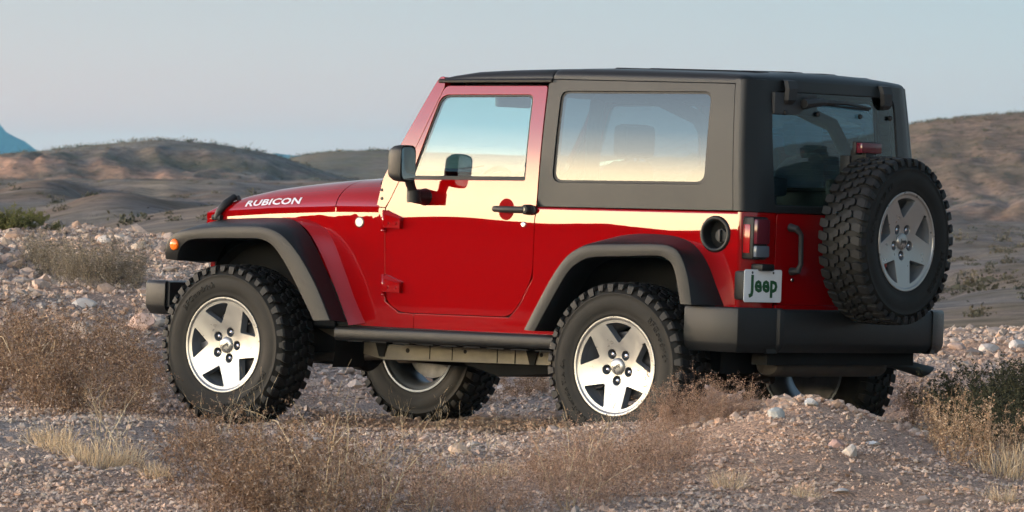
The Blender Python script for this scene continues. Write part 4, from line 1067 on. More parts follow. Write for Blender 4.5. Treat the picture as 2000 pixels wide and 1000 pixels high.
# near ground: measured spot heights (picture column, metres in front of the camera, height)
ctl = []
def row(d, **k):
    pass
for d, pts in [
    (18, [(-2500, 0), (1000, -.05), (4500, -.05)]), (24, [(-1500, .05), (0, -.05), (500, -.06), (1000, -.05), (1500, -.05), (2000, -.07), (3500, 0)]),
    (27, [(-600, .10), (0, .13), (330, .06), (660, .0), (1000, .0), (1300, .05), (1580, .09), (1850, .0), (2000, -.04), (2600, -.02)]),
    (29, [(-600, .25), (0, .205), (200, .20), (330, .17), (480, .05), (660, .02), (1000, .02), (1300, .14), (1450, .20), (1520, .245), (1580, .275), (1640, .255), (1700, .21), (1850, .075), (2000, -.03), (2600, -.02)]),
    (30.6, [(-600, .25), (0, .15), (330, .10), (660, .02), (900, .03), (1050, .06), (1225, .105), (1400, .14), (1580, .17), (1700, .07), (1850, .0), (2000, -.05), (2600, -.05)]),
    (32, [(-600, .2), (0, .10), (330, .06), (460, .012), (700, .01), (900, .0), (1080, .0), (1225, .015), (1400, -.01), (1600, -.05), (1750, -.04), (1850, -.02), (2000, .0), (2600, .0)]),
    (33.4, [(0, .10), (330, .06), (460, .022), (830, .0), (1200, -.02), (1590, -.07), (1800, .0), (2000, .05)]),
    (34.6, [(-600, .2), (0, .14), (330, .10), (460, .06), (838, -.005), (1200, .0), (1600, .0), (1850, .06), (2000, .10), (2600, .1)]),
    (37, [(0, .35), (330, .28), (600, .12), (838, .05), (1200, .05), (1600, .1), (1850, .17), (2000, .20)]),
    (40, [(-600, .62), (0, .58), (330, .50), (600, .3), (838, .12), (1200, .12), (1600, .2), (1850, .26), (2000, .29), (2600, .3)]),
    (43, [(0, .60), (330, .55), (838, .25), (1200, .2), (1600, .25), (1860, .285), (2000, .285), (2600, .3)]),
    (47, [(-600, .8), (0, .66), (330, .60), (838, .3), (1600, .1), (1860, -.2), (2000, -.3), (2600, -.3)]),
    (51, [(0, .78), (330, .72), (1860, -.7), (2000, -.8)]), (55, [(-600, 1.0), (0, .895), (200, .88), (330, .80), (838, .5), (1600, -.4), (1860, -1.1), (2000, -1.2), (2600, -1.2)]),
    (62, [(0, .45), (330, .35), (838, .1), (1860, -1.6), (2600, -1.7)]), (72, [(-600, -.8), (0, -.8), (330, -.9), (1000, -1.2), (1860, -2.0), (2600, -2)])]:
    for u, h in pts: ctl.append(((u-1000)*d/FPX, d, h))
ctl = np.array(ctl)
def _phi(r2): return np.where(r2 > 1e-12, .5*r2*np.log(np.maximum(r2, 1e-12)), 0)
_c = ctl[:, :2]*np.array([1.0, .55]); n_ = len(_c)
_A = np.zeros((n_+3, n_+3)); _A[:n_, :n_] = _phi(((_c[:, None]-_c[None])**2).sum(-1))+np.eye(n_)*2e-3; _A[:n_, n_] = 1; _A[:n_, n_+1:] = _c; _A[n_, :n_] = 1; _A[n_+1:, :n_] = _c.T
_w = np.linalg.solve(_A, np.concatenate([ctl[:, 2], [0, 0, 0]]))
# far land: rows of (distance, [(column, picture height of the land there)])
FAR = [(62, None), (76, [(-4000, 520), (0, 560), (300, 560), (700, 560), (1800, 650), (2000, 640), (6000, 600)]),
       (96, [(-4000, 480), (-600, 470), (0, 478), (150, 478), (200, 470), (300, 455), (430, 440), (700, 440), (1800, 606), (1900, 598), (2000, 588), (6000, 560)]),
       (112, [(-4000, 470), (-600, 440), (0, 455), (120, 470), (200, 448), (300, 421), (430, 405), (600, 400), (800, 410), (1800, 600), (1900, 560), (2000, 545), (6000, 500)]),
       (135, [(-4000, 450), (-600, 450), (0, 470), (300, 470), (700, 450), (1800, 590), (1900, 555), (2000, 550), (6000, 500)]),
       (175, [(-4000, 420), (-600, 400), (0, 425), (110, 410), (200, 386), (250, 388), (330, 402), (430, 425), (700, 410), (1800, 520), (1900, 520), (2000, 500), (6000, 470)]),
       (215, [(-4000, 400), (-600, 380), (0, 388), (50, 368), (130, 366), (160, 390), (300, 410), (500, 400), (700, 390), (1800, 490), (1900, 490), (2000, 492), (6000, 450)]),
       (300, [(-4000, 385), (-600, 370), (0, 372), (150, 368), (310, 364), (420, 360), (550, 370), (700, 372), (1780, 448), (1850, 455), (1940, 462), (2000, 466), (2300, 470), (6000, 440)]),
       (420, [(-4000, 372), (0, 364), (700, 366), (1780, 440), (1850, 444), (1940, 448), (2000, 450), (6000, 420)]),
       (431, [(-4000, 372), (0, 364), (700, 366), (1780, 405), (1850, 412), (1940, 408), (2000, 404), (6000, 400)]),
       (437, [(-4000, 371), (0, 363), (700, 366), (1780, 398), (1850, 404), (1940, 400), (2000, 396), (6000, 395)]),
       (458, [(-4000, 370), (0, 363), (700, 366), (1780, 320), (1850, 318), (1940, 312), (2000, 306), (6000, 330)]),
       (486, [(-4000, 366), (0, 362), (700, 366), (1500, 310), (1700, 262), (1790, 240), (1850, 232), (1920, 227), (2000, 222), (2500, 200), (6000, 290)]),
       (520, [(-4000, 366), (0, 362), (230, 361), (450, 364), (700, 367), (1500, 310), (1800, 245), (2500, 205), (6000, 290)]),
       (540, [(-4000, 362), (-600, 360), (0, 360), (150, 358), (230, 362), (330, 360), (450, 364), (600, 366), (750, 368), (1800, 270), (6000, 300)]),
       (550, [(-4000, 345), (-600, 325), (0, 318), (100, 317), (190, 320), (230, 330), (300, 338), (400, 342), (450, 346), (520, 352), (600, 362), (750, 368), (1800, 280), (6000, 300)]),
       (556, [(-4000, 342), (-600, 320), (0, 313), (100, 311), (190, 313), (230, 322), (300, 326), (400, 336), (450, 340), (520, 348), (600, 360), (750, 368), (1800, 290), (6000, 300)]),
       (566, [(-4000, 335), (-600, 312), (0, 307), (100, 302), (190, 296), (260, 292), (320, 292), (400, 296), (480, 306), (540, 322), (600, 345), (700, 365), (850, 366), (1800, 300), (6000, 300)]),
       (578, [(-4000, 330), (-800, 310), (-300, 304), (0, 303), (75, 298), (130, 291), (230, 281), (300, 276), (400, 279), (470, 290), (540, 304), (600, 325), (680, 352), (850, 360), (1800, 310), (6000, 300)]),
       (640, [(-4000, 345), (0, 325), (300, 310), (700, 355), (1800, 320), (6000, 300)]),
       (800, [(-4000, 360), (0, 350), (400, 350), (520, 330), (580, 307), (640, 299), (700, 297), (780, 298), (1000, 305), (1400, 310), (1700, 290), (2000, 270), (6000, 330)]),
       (1100, [(-4000, 385), (0, 384), (1000, 384), (6000, 384)]), (9000, [(-4000, 381), (6000, 381)])]
def near_h(s, d):
    P = np.stack([s, d*.55], -1); out = np.zeros(len(P))
    for i in range(0, len(P), 20000):
        r2 = ((P[i:i+20000, None]-_c[None])**2).sum(-1); out[i:i+20000] = _phi(r2)@_w[:n_]+_w[n_]+P[i:i+20000]@_w[n_+1:]
    return out
def far_h(s, d):
    u = np.clip(1000+FPX*s/np.maximum(d, 20), -4000, 6000); R_ = []
    for dd, pts in FAR[1:]:
        a = np.array(pts, float); uu = a[:, 0]; hh = CAM.z-(a[:, 1]-379)*dd/FPX
        # smooth lookup
        g = np.linspace(-4000, 6000, 2001); v = np.interp(g, uu, hh); k = np.hanning(13); k /= k.sum(); v = np.convolve(np.pad(v, 6, mode='edge'), k, 'valid'); R_.append(np.interp(u, g, v))
    R_ = np.array(R_); ds = np.array([f[0] for f in FAR[1:]]); dc = np.clip(d, ds[0], ds[-1]); i = np.clip(np.searchsorted(ds, dc)-1, 0, len(ds)-2)
    t = (dc-ds[i])/(ds[i+1]-ds[i]); t = t*t*(3-2*t); idx = np.arange(len(s)); return R_[i, idx]*(1-t)+R_[i+1, idx]*t
def height(s, d, detail=True):
    s = np.asarray(s, float); d = np.asarray(d, float)
    nb = (d < 84) & (d > 10) & (np.abs(s) < 30)
    h = np.full(len(s), -.05)
    if nb.any():
        sc_ = np.clip(s[nb], -7-d[nb]*.02, 7+d[nb]*.02); h[nb] = near_h(sc_, np.clip(d[nb], 16, 76))
    out_s = np.clip((np.abs(s)-6-np.maximum(d, 0)*.05)/14, 0, 1); out_d = np.clip((22-d)/6, 0, 1); k = np.maximum(out_s, out_d); k = k*k*(3-2*k)
    base_far = -.05+0*s; 
    h = h*(1-k)+base_far*k
    f = far_h(s, d); t = np.clip((d-64)/12, 0, 1); t = t*t*(3-2*t); h = h*(1-t)+f*t
    h = h+.012*np.exp(-((s-1.31)/.42)**2-((d-29.1)/.8)**2)
    # gravel heap at the left edge
    h = h+.22*np.exp(-((s-(-3.55))/.42)**2-((d-44)/1.6)**2)
    if detail:
        x, y = to_world(s, d); a = np.clip((d-60)/60, 0, 1)
        h = h+(1-a)*(.030*fbm(x*.9, y*.9, 3)+.022*fbm(x*3.1, y*3.1, 4, .6))
        m = (d > 20) & (d < 70); 
        b = np.clip((d-70)/250, 0, 1)*np.clip((1200-d)/300, 0, 1)
        gul = (ridged(x/26, y/26, 4)-.95)*.9+(ridged(x/9+3, y/9, 3)-.9)*.28; h = h+b*gul*.55*np.clip((1150-d)/400, .2, 1)*np.where(d > 420, .22, 1)*np.clip(d/420, .2, 1.6)
        g2 = ridged(s/4.2+.5*perlin(d/14, s/12), d/40, 4, .58)-1.0; h = h+g2*(.55*np.clip((d-525)/15, 0, 1)*np.clip((572-d)/14, .03, 1)+.40*np.clip((d-415)/12, 0, 1)*np.clip((484-d)/30, 0, 1))
        g3 = ridged(s/5.5+.5*perlin(d/15, s/9), d/40+5, 3, .5)-.9; h = h+g3*.30*np.clip((d-85)/60, 0, 1)*np.clip((330-d)/60, 0, 1)
    return h
def ground_z(x, y):
    r = np.array([x, y])-C2; s, d = r@RT2, r@FW2; return float(height([s], [d])[0])
def spot(u, v, dmax=70, dmin=22):
    """where the sight line through picture point (u, v) meets the ground"""
    d = np.arange(dmin, dmax, .08); s = (u-1000)*d/FPX; z = CAM.z-(v-379)*d/FPX; h = height(s, d); k = np.nonzero(h >= z)[0]
    i = k[0] if len(k) else len(d)-1
    x, y = to_world(s[i], d[i]); return Vector((x, y, float(h[i]))), float(d[i])
def soil(x, y, s, d):
    u = 1000+FPX*s/np.maximum(d, 10); f = .40+.9*fbm(x*.55+5, y*.55, 4, .55)
    f = f+.55*np.exp(-((s-1.5)/1.1)**2-((d-27.6)/2.2)**2)+.25*np.exp(-((s+1)/2)**2-((d-39)/3)**2)-.25*np.exp(-((s+2.2)/1.1)**2-((d-29.2)/.9)**2)
    f = np.clip(f, 0, 1)[:, None]; c = np.array([.37, .315, .285])*(1-f)+np.array([.55, .36, .255])*f
    return c*(1+.22*perlin(x*2.3, y*2.3+4))[:, None]
def clay(x, y, s, d, h):
    u = 1000+FPX*s/np.maximum(d, 60); n = fbm(x/16, y/16, 5, .55); n2 = fbm(x/5+3, y/5, 4, .6); strat = fbm(x/60, h*.9, 4, .6)
    grey = np.array([.225, .205, .200]); brown = np.array([.20, .145, .118]); pink = np.array([.42, .255, .185]); tan = np.array([.30, .235, .18]); olive = np.array([.135, .120, .080])
    def mix(a, b, t): t = np.clip(t, 0, 1)[:, None]; return a*(1-t)+b*t
    c = mix(grey[None].repeat(len(s), 0), brown, .5+1.2*n)
    c = mix(c, tan, np.clip((130-d)/40, 0, 1)*(.55+.8*n)); 
    g = lambda c0, w0, d0, wd: np.exp(-((u-c0)/w0)**2-((d-d0)/wd)**2)
    c = mix(c, tan*1.25, 1.6*g(300, 34, 262, 26)*(n2+.9)); c = mix(c, tan*1.1, .9*np.exp(-((d-302)/7)**2)*(u > 1500)*(.6+n2))
    c = mix(c, pink, (np.exp(-((d-546)/8.5)**2)*np.clip((430-u)/160, 0, 1)*(1.1+1.6*n2+.9*strat))); c = mix(c, pink*.9, 1.2*g(420, 42, 548, 7)*(.5+n2))
    c = mix(c, pink*.8, 1.1*g(1950, 75, 428, 9)*(.6+1.2*n2)); c = mix(c, brown*1.02, (u > 1500)*np.clip((d-436)/8, 0, 1)*np.clip((520-d)/20, 0, 1))
    c = mix(c, olive*1.15, np.clip((d-553)/4, 0, 1)*np.clip((562-d)/4, 0, 1)*(.6+n2)); c = mix(c, olive*1.1, np.clip((d-572)/5, 0, 1)*(u < 900)*(.45+n2))
    return c*(1+.30*n2+.22*strat)[:, None]
def grid_mesh(name, S, D, material, hole=None):
    SS, DD = np.meshgrid(S, D); s, d = SS.ravel(), DD.ravel(); h = height(s, d); x, y = to_world(s, d)
    co = np.stack([x, y, h], 1).astype(np.float32); m, n = len(S), len(D)
    i = np.arange(m-1)[None]+m*np.arange(n-1)[:, None]; q = np.stack([i, i+1, i+1+m, i+m], -1).reshape(-1, 4)
    me = bpy.data.meshes.new(name); me.vertices.add(len(co)); me.vertices.foreach_set('co', co.ravel()); me.loops.add(q.size); me.loops.foreach_set('vertex_index', q.ravel().astype(np.int32))
    me.polygons.add(len(q)); me.polygons.foreach_set('loop_start', np.arange(0, q.size, 4, dtype=np.int32)); me.polygons.foreach_set('use_smooth', np.ones(len(q), bool)); me.update(calc_edges=True); me.validate()
    at = me.attributes.new('Col', 'FLOAT_COLOR', 'POINT'); at.data.foreach_set('color', np.concatenate([clay(x, y, s, d, h) if name == 'hills' else soil(x, y, s, d), np.ones((len(s), 1))], 1).astype(np.float32).ravel())
    return link_mesh(name, me, material)
def grow(a, step, lim, f=1.12):
    out = [a]; 
    while abs(out[-1]) < lim: out.append(out[-1]+math.copysign(step, lim if a >= 0 else -lim)); step *= f
    return out
# ---- ground materials
def ground_mat(name, stops, scale, bumpd, fine, extra=None, rough=.9, bigscale=.35):
    m = bpy.data.materials.new(name); m.use_nodes = True; nt = m.node_tree; b = nt.nodes['Principled BSDF']; b.inputs['Roughness'].default_value = rough; b.inputs['Specular IOR Level'].default_value = .15
    g = N(nt, 'ShaderNodeNewGeometry')
    n1 = N(nt, 'ShaderNodeTexNoise'); n1.inputs['Scale'].default_value = bigscale; n1.inputs['Detail'].default_value = 6; n1.inputs['Roughness'].default_value = .62; L(nt, g.outputs['Position'], n1.inputs['Vector'])
    r1 = N(nt, 'ShaderNodeAttribute', attribute_name='Col')
    v = N(nt, 'ShaderNodeTexVoronoi'); v.inputs['Scale'].default_value = scale; L(nt, g.outputs['Position'], v.inputs['Vector'])
    hs = N(nt, 'ShaderNodeSeparateColor'); L(nt, v.outputs['Color'], hs.inputs[0])
    mx = N(nt, 'ShaderNodeMix', data_type='RGBA', blend_type='MULTIPLY'); mx.inputs[0].default_value = 1
    r2 = ramp(nt, hs.outputs[0], [(0, (.60, .60, .63)), (.5, (.95, .93, .91)), (1, (1.35, 1.30, 1.26))]); L(nt, r1.outputs[0], mx.inputs[6]); L(nt, r2.outputs[0], mx.inputs[7]); colr = mx.outputs[2]
    if extra: colr = extra(nt, g, colr)
    L(nt, colr, b.inputs['Base Color'])
    n2 = N(nt, 'ShaderNodeTexNoise'); n2.inputs['Scale'].default_value = fine; n2.inputs['Detail'].default_value = 5; L(nt, g.outputs['Position'], n2.inputs['Vector'])
    hsum = mth(nt, 'ADD', mth(nt, 'MULTIPLY', n2.outputs['Fac'], .7), mth(nt, 'MULTIPLY', v.outputs['Distance'], -.6))
    bp = N(nt, 'ShaderNodeBump'); bp.inputs['Distance'].default_value = bumpd; bp.inputs['Strength'].default_value = 1; L(nt, hsum, bp.inputs['Height']); L(nt, bp.outputs[0], b.inputs['Normal'])
    MATS[name] = m; return m
ground_mat('gravel_soil', [(.30, (.42, .315, .27)), (.45, (.54, .37, .29)), (.56, (.46, .335, .28)), (.70, (.58, .39, .30))], 75, .022, 190)
def badland():
    m = bpy.data.materials.new('badland'); m.use_nodes = True; nt = m.node_tree; b = nt.nodes['Principled BSDF']; b.inputs['Roughness'].default_value = .95; b.inputs['Specular IOR Level'].default_value = .1
    g = N(nt, 'ShaderNodeNewGeometry'); mp = N(nt, 'ShaderNodeMapping'); mp.inputs['Scale'].default_value = (.030, .030, .42); L(nt, g.outputs['Position'], mp.inputs['Vector'])
    n1 = N(nt, 'ShaderNodeTexNoise'); n1.inputs['Scale'].default_value = 1; n1.inputs['Detail'].default_value = 7; n1.inputs['Roughness'].default_value = .6; n1.inputs['Distortion'].default_value = .4; L(nt, mp.outputs[0], n1.inputs['Vector'])
    r1 = N(nt, 'ShaderNodeAttribute', attribute_name='Col'); r0 = ramp(nt, n1.outputs['Fac'], [(.30, (.125, .110, .112)), (.42, (.16, .133, .120)), (.47, (.29, .20, .155)), (.51, (.17, .14, .122)), (.55, (.19, .155, .13)), (.59, (.40, .24, .175)), (.66, (.30, .20, .155))])
    # grain: scattered stones and low growth
    n2 = N(nt, 'ShaderNodeTexNoise'); n2.inputs['Scale'].default_value = .9; n2.inputs['Detail'].default_value = 8; n2.inputs['Roughness'].default_value = .75; L(nt, g.outputs['Position'], n2.inputs['Vector'])
    r2 = ramp(nt, n2.outputs['Fac'], [(.36, (.42, .42, .40)), (.46, (.85, .85, .84)), (.54, (1.05, 1.03, 1)), (.66, (1.6, 1.5, 1.4))])
    mx = N(nt, 'ShaderNodeMix', data_type='RGBA', blend_type='MULTIPLY'); mx.inputs[0].default_value = 1; L(nt, r1.outputs[0], mx.inputs[6]); L(nt, r2.outputs[0], mx.inputs[7])
    # slope: flats carry olive scrub, steep cuts are bare clay
    sp = N(nt, 'ShaderNodeSeparateXYZ'); L(nt, g.outputs['Normal'], sp.inputs[0])
    fl = ramp(nt, sp.outputs[2], [(.93, (0, 0, 0)), (.985, (.7, .7, .7))]); n3 = N(nt, 'ShaderNodeTexNoise'); n3.inputs['Scale'].default_value = .16; n3.inputs['Detail'].default_value = 6; L(nt, g.outputs['Position'], n3.inputs['Vector'])
    f3 = mth(nt, 'MULTIPLY', .35, ramp(nt, n3.outputs['Fac'], [(.46, (0, 0, 0)), (.58, (1, 1, 1))]).outputs[0])
    m2 = N(nt, 'ShaderNodeMix', data_type='RGBA'); L(nt, f3, m2.inputs[0]); L(nt, mx.outputs[2], m2.inputs[6]); m2.inputs[7].default_value = (.135, .118, .080, 1)
    L(nt, m2.outputs[2], b.inputs['Base Color'])
    bp = N(nt, 'ShaderNodeBump'); bp.inputs['Distance'].default_value = .5; bp.inputs['Strength'].default_value = .8; L(nt, n2.outputs['Fac'], bp.inputs['Height']); L(nt, bp.outputs[0], b.inputs['Normal']); MATS['badland'] = m
badland()
S1 = sorted(set(list(np.round(np.arange(-3.9, 3.91, .045), 4))+[-v for v in grow(3.95, .08, 9000, 1.13)]+grow(3.95, .08, 9000, 1.13)))
D1 = [-v for v in grow(0.5, 1.0, 9000, 1.25)][::-1]+list(np.arange(0, 22, .5))+list(np.arange(22, 46, .045))+list(np.arange(46, 60, .10))+list(np.arange(60, 74, .4))+grow(74, 4, 9000, 1.2)
D1 = sorted(D1)
# the far part of this sheet lies under the separate hills
_hh = height
def height_ground(s, d, detail=True):
    s = np.asarray(s, float); d = np.asarray(d, float); h = _hh(s, d, detail)
    return np.where(d > 72, np.minimum(h, -.0)-np.clip((d-72)*.06, 0, 12), np.where(np.abs(s) > 60, h-np.clip((np.abs(s)-60)*.02, 0, 8), h))
height = height_ground
ground = grid_mesh('ground', np.array(S1), np.array(D1), 'gravel_soil'); tag(ground, kind='structure')
height = _hh
_sf = list(np.arange(.3, 70, .55))+grow(70.6, .9, 420, 1.06); Sf = sorted([-v for v in _sf]+_sf); Df = [69, 70, 71, 72, 73, 74, 75]+list(np.arange(76, 240, 1.0))+list(np.arange(240, 418, 2.0))+list(np.arange(418, 490, .7))+list(np.arange(490, 534, 2.0))+list(np.arange(534, 582, .6))+list(np.arange(582, 700, 3.0))+list(np.arange(700, 1300, 8))
hills = grid_mesh('hills', np.array(Sf), np.array(Df), 'badland'); tag(hills, kind='structure')
# the low range to the west that the car's side mirrors
def arc_ridge():
    A = np.radians(np.linspace(233-85, 233+80, 640)); Rr = np.concatenate([np.linspace(62, 100, 24), np.linspace(105, 220, 10)]); V = []; n = len(Rr)
    for a in A:
        e = min(1, (a-A[0])/.35, (A[-1]-a)/.35); e = max(0, e)
        for r in Rr:
            t = min(1, (r-62)/34); x, y = r*math.cos(a), r*math.sin(a); V.append((x, y, t, e))
    V = np.array(V); pr = fbm(V[:, 0]/9, V[:, 1]/9, 5, .55); pr2 = fbm(V[:, 0]/40, V[:, 1]/40, 2); pr3 = fbm(V[:, 0]/2.6, V[:, 1]/2.6, 3, .5)
    z = -.8+V[:, 3]*(1-np.cos(np.pi*V[:, 2]))/2*(RIDGE_H+1.1*pr+1.6*pr2+.75*pr3)
    me = bpy.data.meshes.new('hills'); F = []
    for i in range(len(A)-1):
        for j in range(n-1): F.append((i*n+j, (i+1)*n+j, (i+1)*n+j+1, i*n+j+1))
    me.from_pydata([(V[k, 0], V[k, 1], z[k]) for k in range(len(V))], [], F); me.polygons.foreach_set('use_smooth', [True]*len(F))
    at = me.attributes.new('Col', 'FLOAT_COLOR', 'POINT'); at.data.foreach_set('color', np.tile((.17, .145, .125, 1), len(V)).astype(np.float32))
    return link_mesh('hills', me, 'badland')
RIDGE_H = 7.2
tag(arc_ridge(), kind='structure')
# far blue mountains
def mountain(pts, d, dep, mname):
    V = []; F = []; P = [np.array(p, float) for p in pts]; L_ = []
    for i in range(len(P)-1):
        for k in range(16): L_.append(P[i]+(P[i+1]-P[i])*k/16)
    L_.append(P[-1]); m = len(L_)
    for j, (f, dd) in enumerate(((0, -dep), (.25, -dep*.62), (.6, -dep*.3), (1, 0), (.6, dep*.3), (0, dep))):
        for i, (u, v) in enumerate(L_):
            h = (379-v)*d/FPX; s = (u-1000)*d/FPX; jit = float(fbm(np.array([u*.02+j*3.1]), np.array([j*1.7]), 4)[0])
            x, y = to_world(s, d+dd*(1+.25*jit)); V.append((x, y, CAM.z-20+(h+20)*f*(1+(.14*jit if 0 < f < 1 else 0))))
    for j in range(5):
        for i in range(m-1): F.append((j*m+i, j*m+i+1, (j+1)*m+i+1, (j+1)*m+i))
    me = bpy.data.meshes.new('mountain'); me.from_pydata(V, [], F); me.polygons.foreach_set('use_smooth', [False]*len(F)); return link_mesh('mountain', me, mname)
mat('haze_tinted_rock', (.12, .17, .24), .95, spec=.1, noise=(.004, .3, 5))  # distance haze painted in: rock colour made bluer because the haze box is thin
tag(mountain([(-2600, 379), (-1700, 300), (-1100, 262), (-700, 215), (-400, 190), (-200, 205), (-60, 226), (0, 243), (12, 258), (30, 268), (48, 276), (60, 285), (75, 297), (120, 304), (200, 306), (330, 304), (450, 306), (540, 300), (575, 304), (620, 306), (700, 305), (900, 320), (1200, 379)], 6200, 900, 'haze_tinted_rock'), kind='structure')
# ================================================================== LOOSE STONE (far past counting: one object of stuff) and the notable rocks
def col_mat(name, rough=.9, spec=.2, mottle=0.0, trans=0):
    m = bpy.data.materials.new(name); m.use_nodes = True; nt = m.node_tree; b = nt.nodes['Principled BSDF']; b.inputs['Roughness'].default_value = rough; b.inputs['Specular IOR Level'].default_value = spec
    a = N(nt, 'ShaderNodeAttribute', attribute_name='Col'); c = a.outputs['Color']
    if mottle:
        g = N(nt, 'ShaderNodeTexCoord'); n = N(nt, 'ShaderNodeTexNoise'); n.inputs['Scale'].default_value = 55; n.inputs['Detail'].default_value = 5; L(nt, g.outputs['Object'], n.inputs['Vector'])
        r = ramp(nt, n.outputs['Fac'], [(.3, (1-mottle,)*3), (.7, (1+mottle,)*3)]); mx = N(nt, 'ShaderNodeMix', data_type='RGBA', blend_type='MULTIPLY'); mx.inputs[0].default_value = 1; L(nt, c, mx.inputs[6]); L(nt, r.outputs[0], mx.inputs[7]); c = mx.outputs[2]
    L(nt, c, b.inputs['Base Color']); MATS[name] = m; return m
col_mat('stone', .88, .2, .18); col_mat('twig', .85, .15)
def np_mesh(name, co, loops, lstart, cols, material, smooth=False):
    me = bpy.data.meshes.new(name); me.vertices.add(len(co)); me.vertices.foreach_set('co', co.astype(np.float32).ravel()); me.loops.add(len(loops)); me.loops.foreach_set('vertex_index', loops.astype(np.int32))
    me.polygons.add(len(lstart)); me.polygons.foreach_set('loop_start', lstart.astype(np.int32)); me.polygons.foreach_set('use_smooth', np.full(len(lstart), smooth))
    me.update(calc_edges=True)
    at = me.attributes.new('Col', 'FLOAT_COLOR', 'POINT'); at.data.foreach_set('color', np.concatenate([cols, np.ones((len(cols), 1))], 1).astype(np.float32).ravel())
    me.materials.append(MATS[material]); return me
OCT = np.array([(1, 0, 0), (-1, 0, 0), (0, 1, 0), (0, -1, 0), (0, 0, 1), (0, 0, -1)], float); OCF = np.array([(0, 2, 4), (2, 1, 4), (1, 3, 4), (3, 0, 4), (2, 0, 5), (1, 2, 5), (3, 1, 5), (0, 3, 5)])
_b = bmesh.new(); bmesh.ops.create_icosphere(_b, subdivisions=1, radius=1); ICO = np.array([v.co[:] for v in _b.verts]); ICF = np.array([[v.index for v in f.verts] for f in _b.faces]); _b.free()
PAL = np.array([(.54, .43, .37), (.43, .37, .34), (.60, .52, .45), (.54, .36, .27), (.37, .31, .29), (.60, .40, .29), (.47, .36, .31), (.66, .58, .51)]); PW = np.array([.2, .2, .12, .15, .12, .09, .09, .03])
def stones(n, rmin, rmax, pw, region, tv, tf, seed, dens=None):
    r_ = np.random.RandomState(seed); (s0, s1, d0, d1) = region
    s = r_.uniform(s0, s1, n); d = r_.uniform(d0, d1, n); x, y = to_world(s, d)
    cl = fbm(x*.8, y*.8, 4, .6)+.35*perlin(x*4, y*4)
    keep = r_.rand(n) < np.clip(.62+cl*1.3, .12, 1)
    if dens is not None: keep &= r_.rand(n) < dens(s, d)
    s, d, x, y = s[keep], d[keep], x[keep], y[keep]; n = len(s)
    z = height(s, d); rad = rmin*(1-r_.rand(n)*(1-(rmin/rmax)**pw))**(-1/pw)
    k = len(tv); V = np.repeat(tv[None], n, 0)*(1+.55*(r_.rand(n, k, 1)-.5))+.22*(r_.rand(n, k, 3)-.5)
    ax = np.stack([r_.uniform(.8, 1.35, n), r_.uniform(.6, 1.1, n), r_.uniform(.45, .85, n)], 1); V = V*ax[:, None]*rad[:, None, None]
    a = r_.rand(n)*2*np.pi; ti = r_.randn(n)*.35; ca, sa, ct, st = np.cos(a), np.sin(a), np.cos(ti), np.sin(ti)
    X = V[..., 0]*ct[:, None]-V[..., 2]*st[:, None]; Z = V[..., 0]*st[:, None]+V[..., 2]*ct[:, None]; Y = V[..., 1]
    X, Y = X*ca[:, None]-Y*sa[:, None], X*sa[:, None]+Y*ca[:, None]
    co = np.stack([X+x[:, None], Y+y[:, None], Z+(z+rad*.30)[:, None]], -1).reshape(-1, 3)
    zone = perlin(x*.45+9, y*.45)  # pinker and greyer ground in patches
    c = PAL[r_.choice(len(PAL), n, p=PW/PW.sum())]*r_.uniform(.42, 1.08, (n, 1))*np.array([1.0, .965, .91]); so_ = soil(x, y, s, d); c = c*.62+so_*r_.uniform(.7, 1.35, (n, 1))*.42
    f = (tf[None]+(np.arange(n)*k)[:, None, None]).reshape(-1, 3)
    return co, f, np.repeat(c, k, 0)
parts = []
def wheel_clear(s, d): return np.ones(len(s))
def rough_dens(s, d):   # mounds and banks are stonier, the sandy slope lower right less so
    u = 1000+FPX*s/d; k = np.where((d > 38) | (u < 700), 1.0, .75); return np.where((u > 1250) & (d < 28.8), .75, k)
def big_dens(s, d):
    u = 1000+FPX*s/d; return np.where((u > 1200) & (d < 29.0), .10, np.where((d < 33) & (u > 330), .35, 1.0))
parts.append(stones(210000, .006, .020, 2.0, (-3.9, 3.9, 23.5, 37), OCT, OCF, 1, rough_dens))
parts.append(stones(110000, .009, .034, 2.0, (-4.4, 4.4, 37, 60), OCT, OCF, 2, rough_dens))
parts.append(stones(3500, .016, .036, 2.6, (-4.2, 4.2, 24, 45), ICO, ICF, 3, big_dens))
parts.append(stones(8000, .020, .075, 2.2, (-5.0, 5.0, 37, 60), ICO, ICF, 4, lambda s, d: np.where((d > 50) | ((s > 2) & (d < 45)), 1.0, .45)))
parts.append(stones(3600, .018, .06, 2.0, (-4.4, -2.6, 42, 46), ICO, ICF, 5))
parts.append(stones(900, .012, .032, 2.0, (.8, 2.3, 28.8, 29.8), ICO, ICF, 6))
parts.append(stones(16000, .02, .08, 2.0, (-16, 16, 12, 62), ICO, ICF, 8, lambda s, d: (np.abs(s) > 3.5)*1.0))
off = 0; CO = []; FF = []; CC = []
for co, f, c in parts: CO.append(co); FF.append(f+off); CC.append(c); off += len(co)
CO = np.concatenate(CO); FF = np.concatenate(FF); CC = np.concatenate(CC)
me = np_mesh('gravel', CO, FF.ravel(), np.arange(0, FF.size, 3), CC, 'stone'); g_ = bpy.data.objects.new('gravel', me); col.objects.link(g_); tag(g_, kind='stuff')
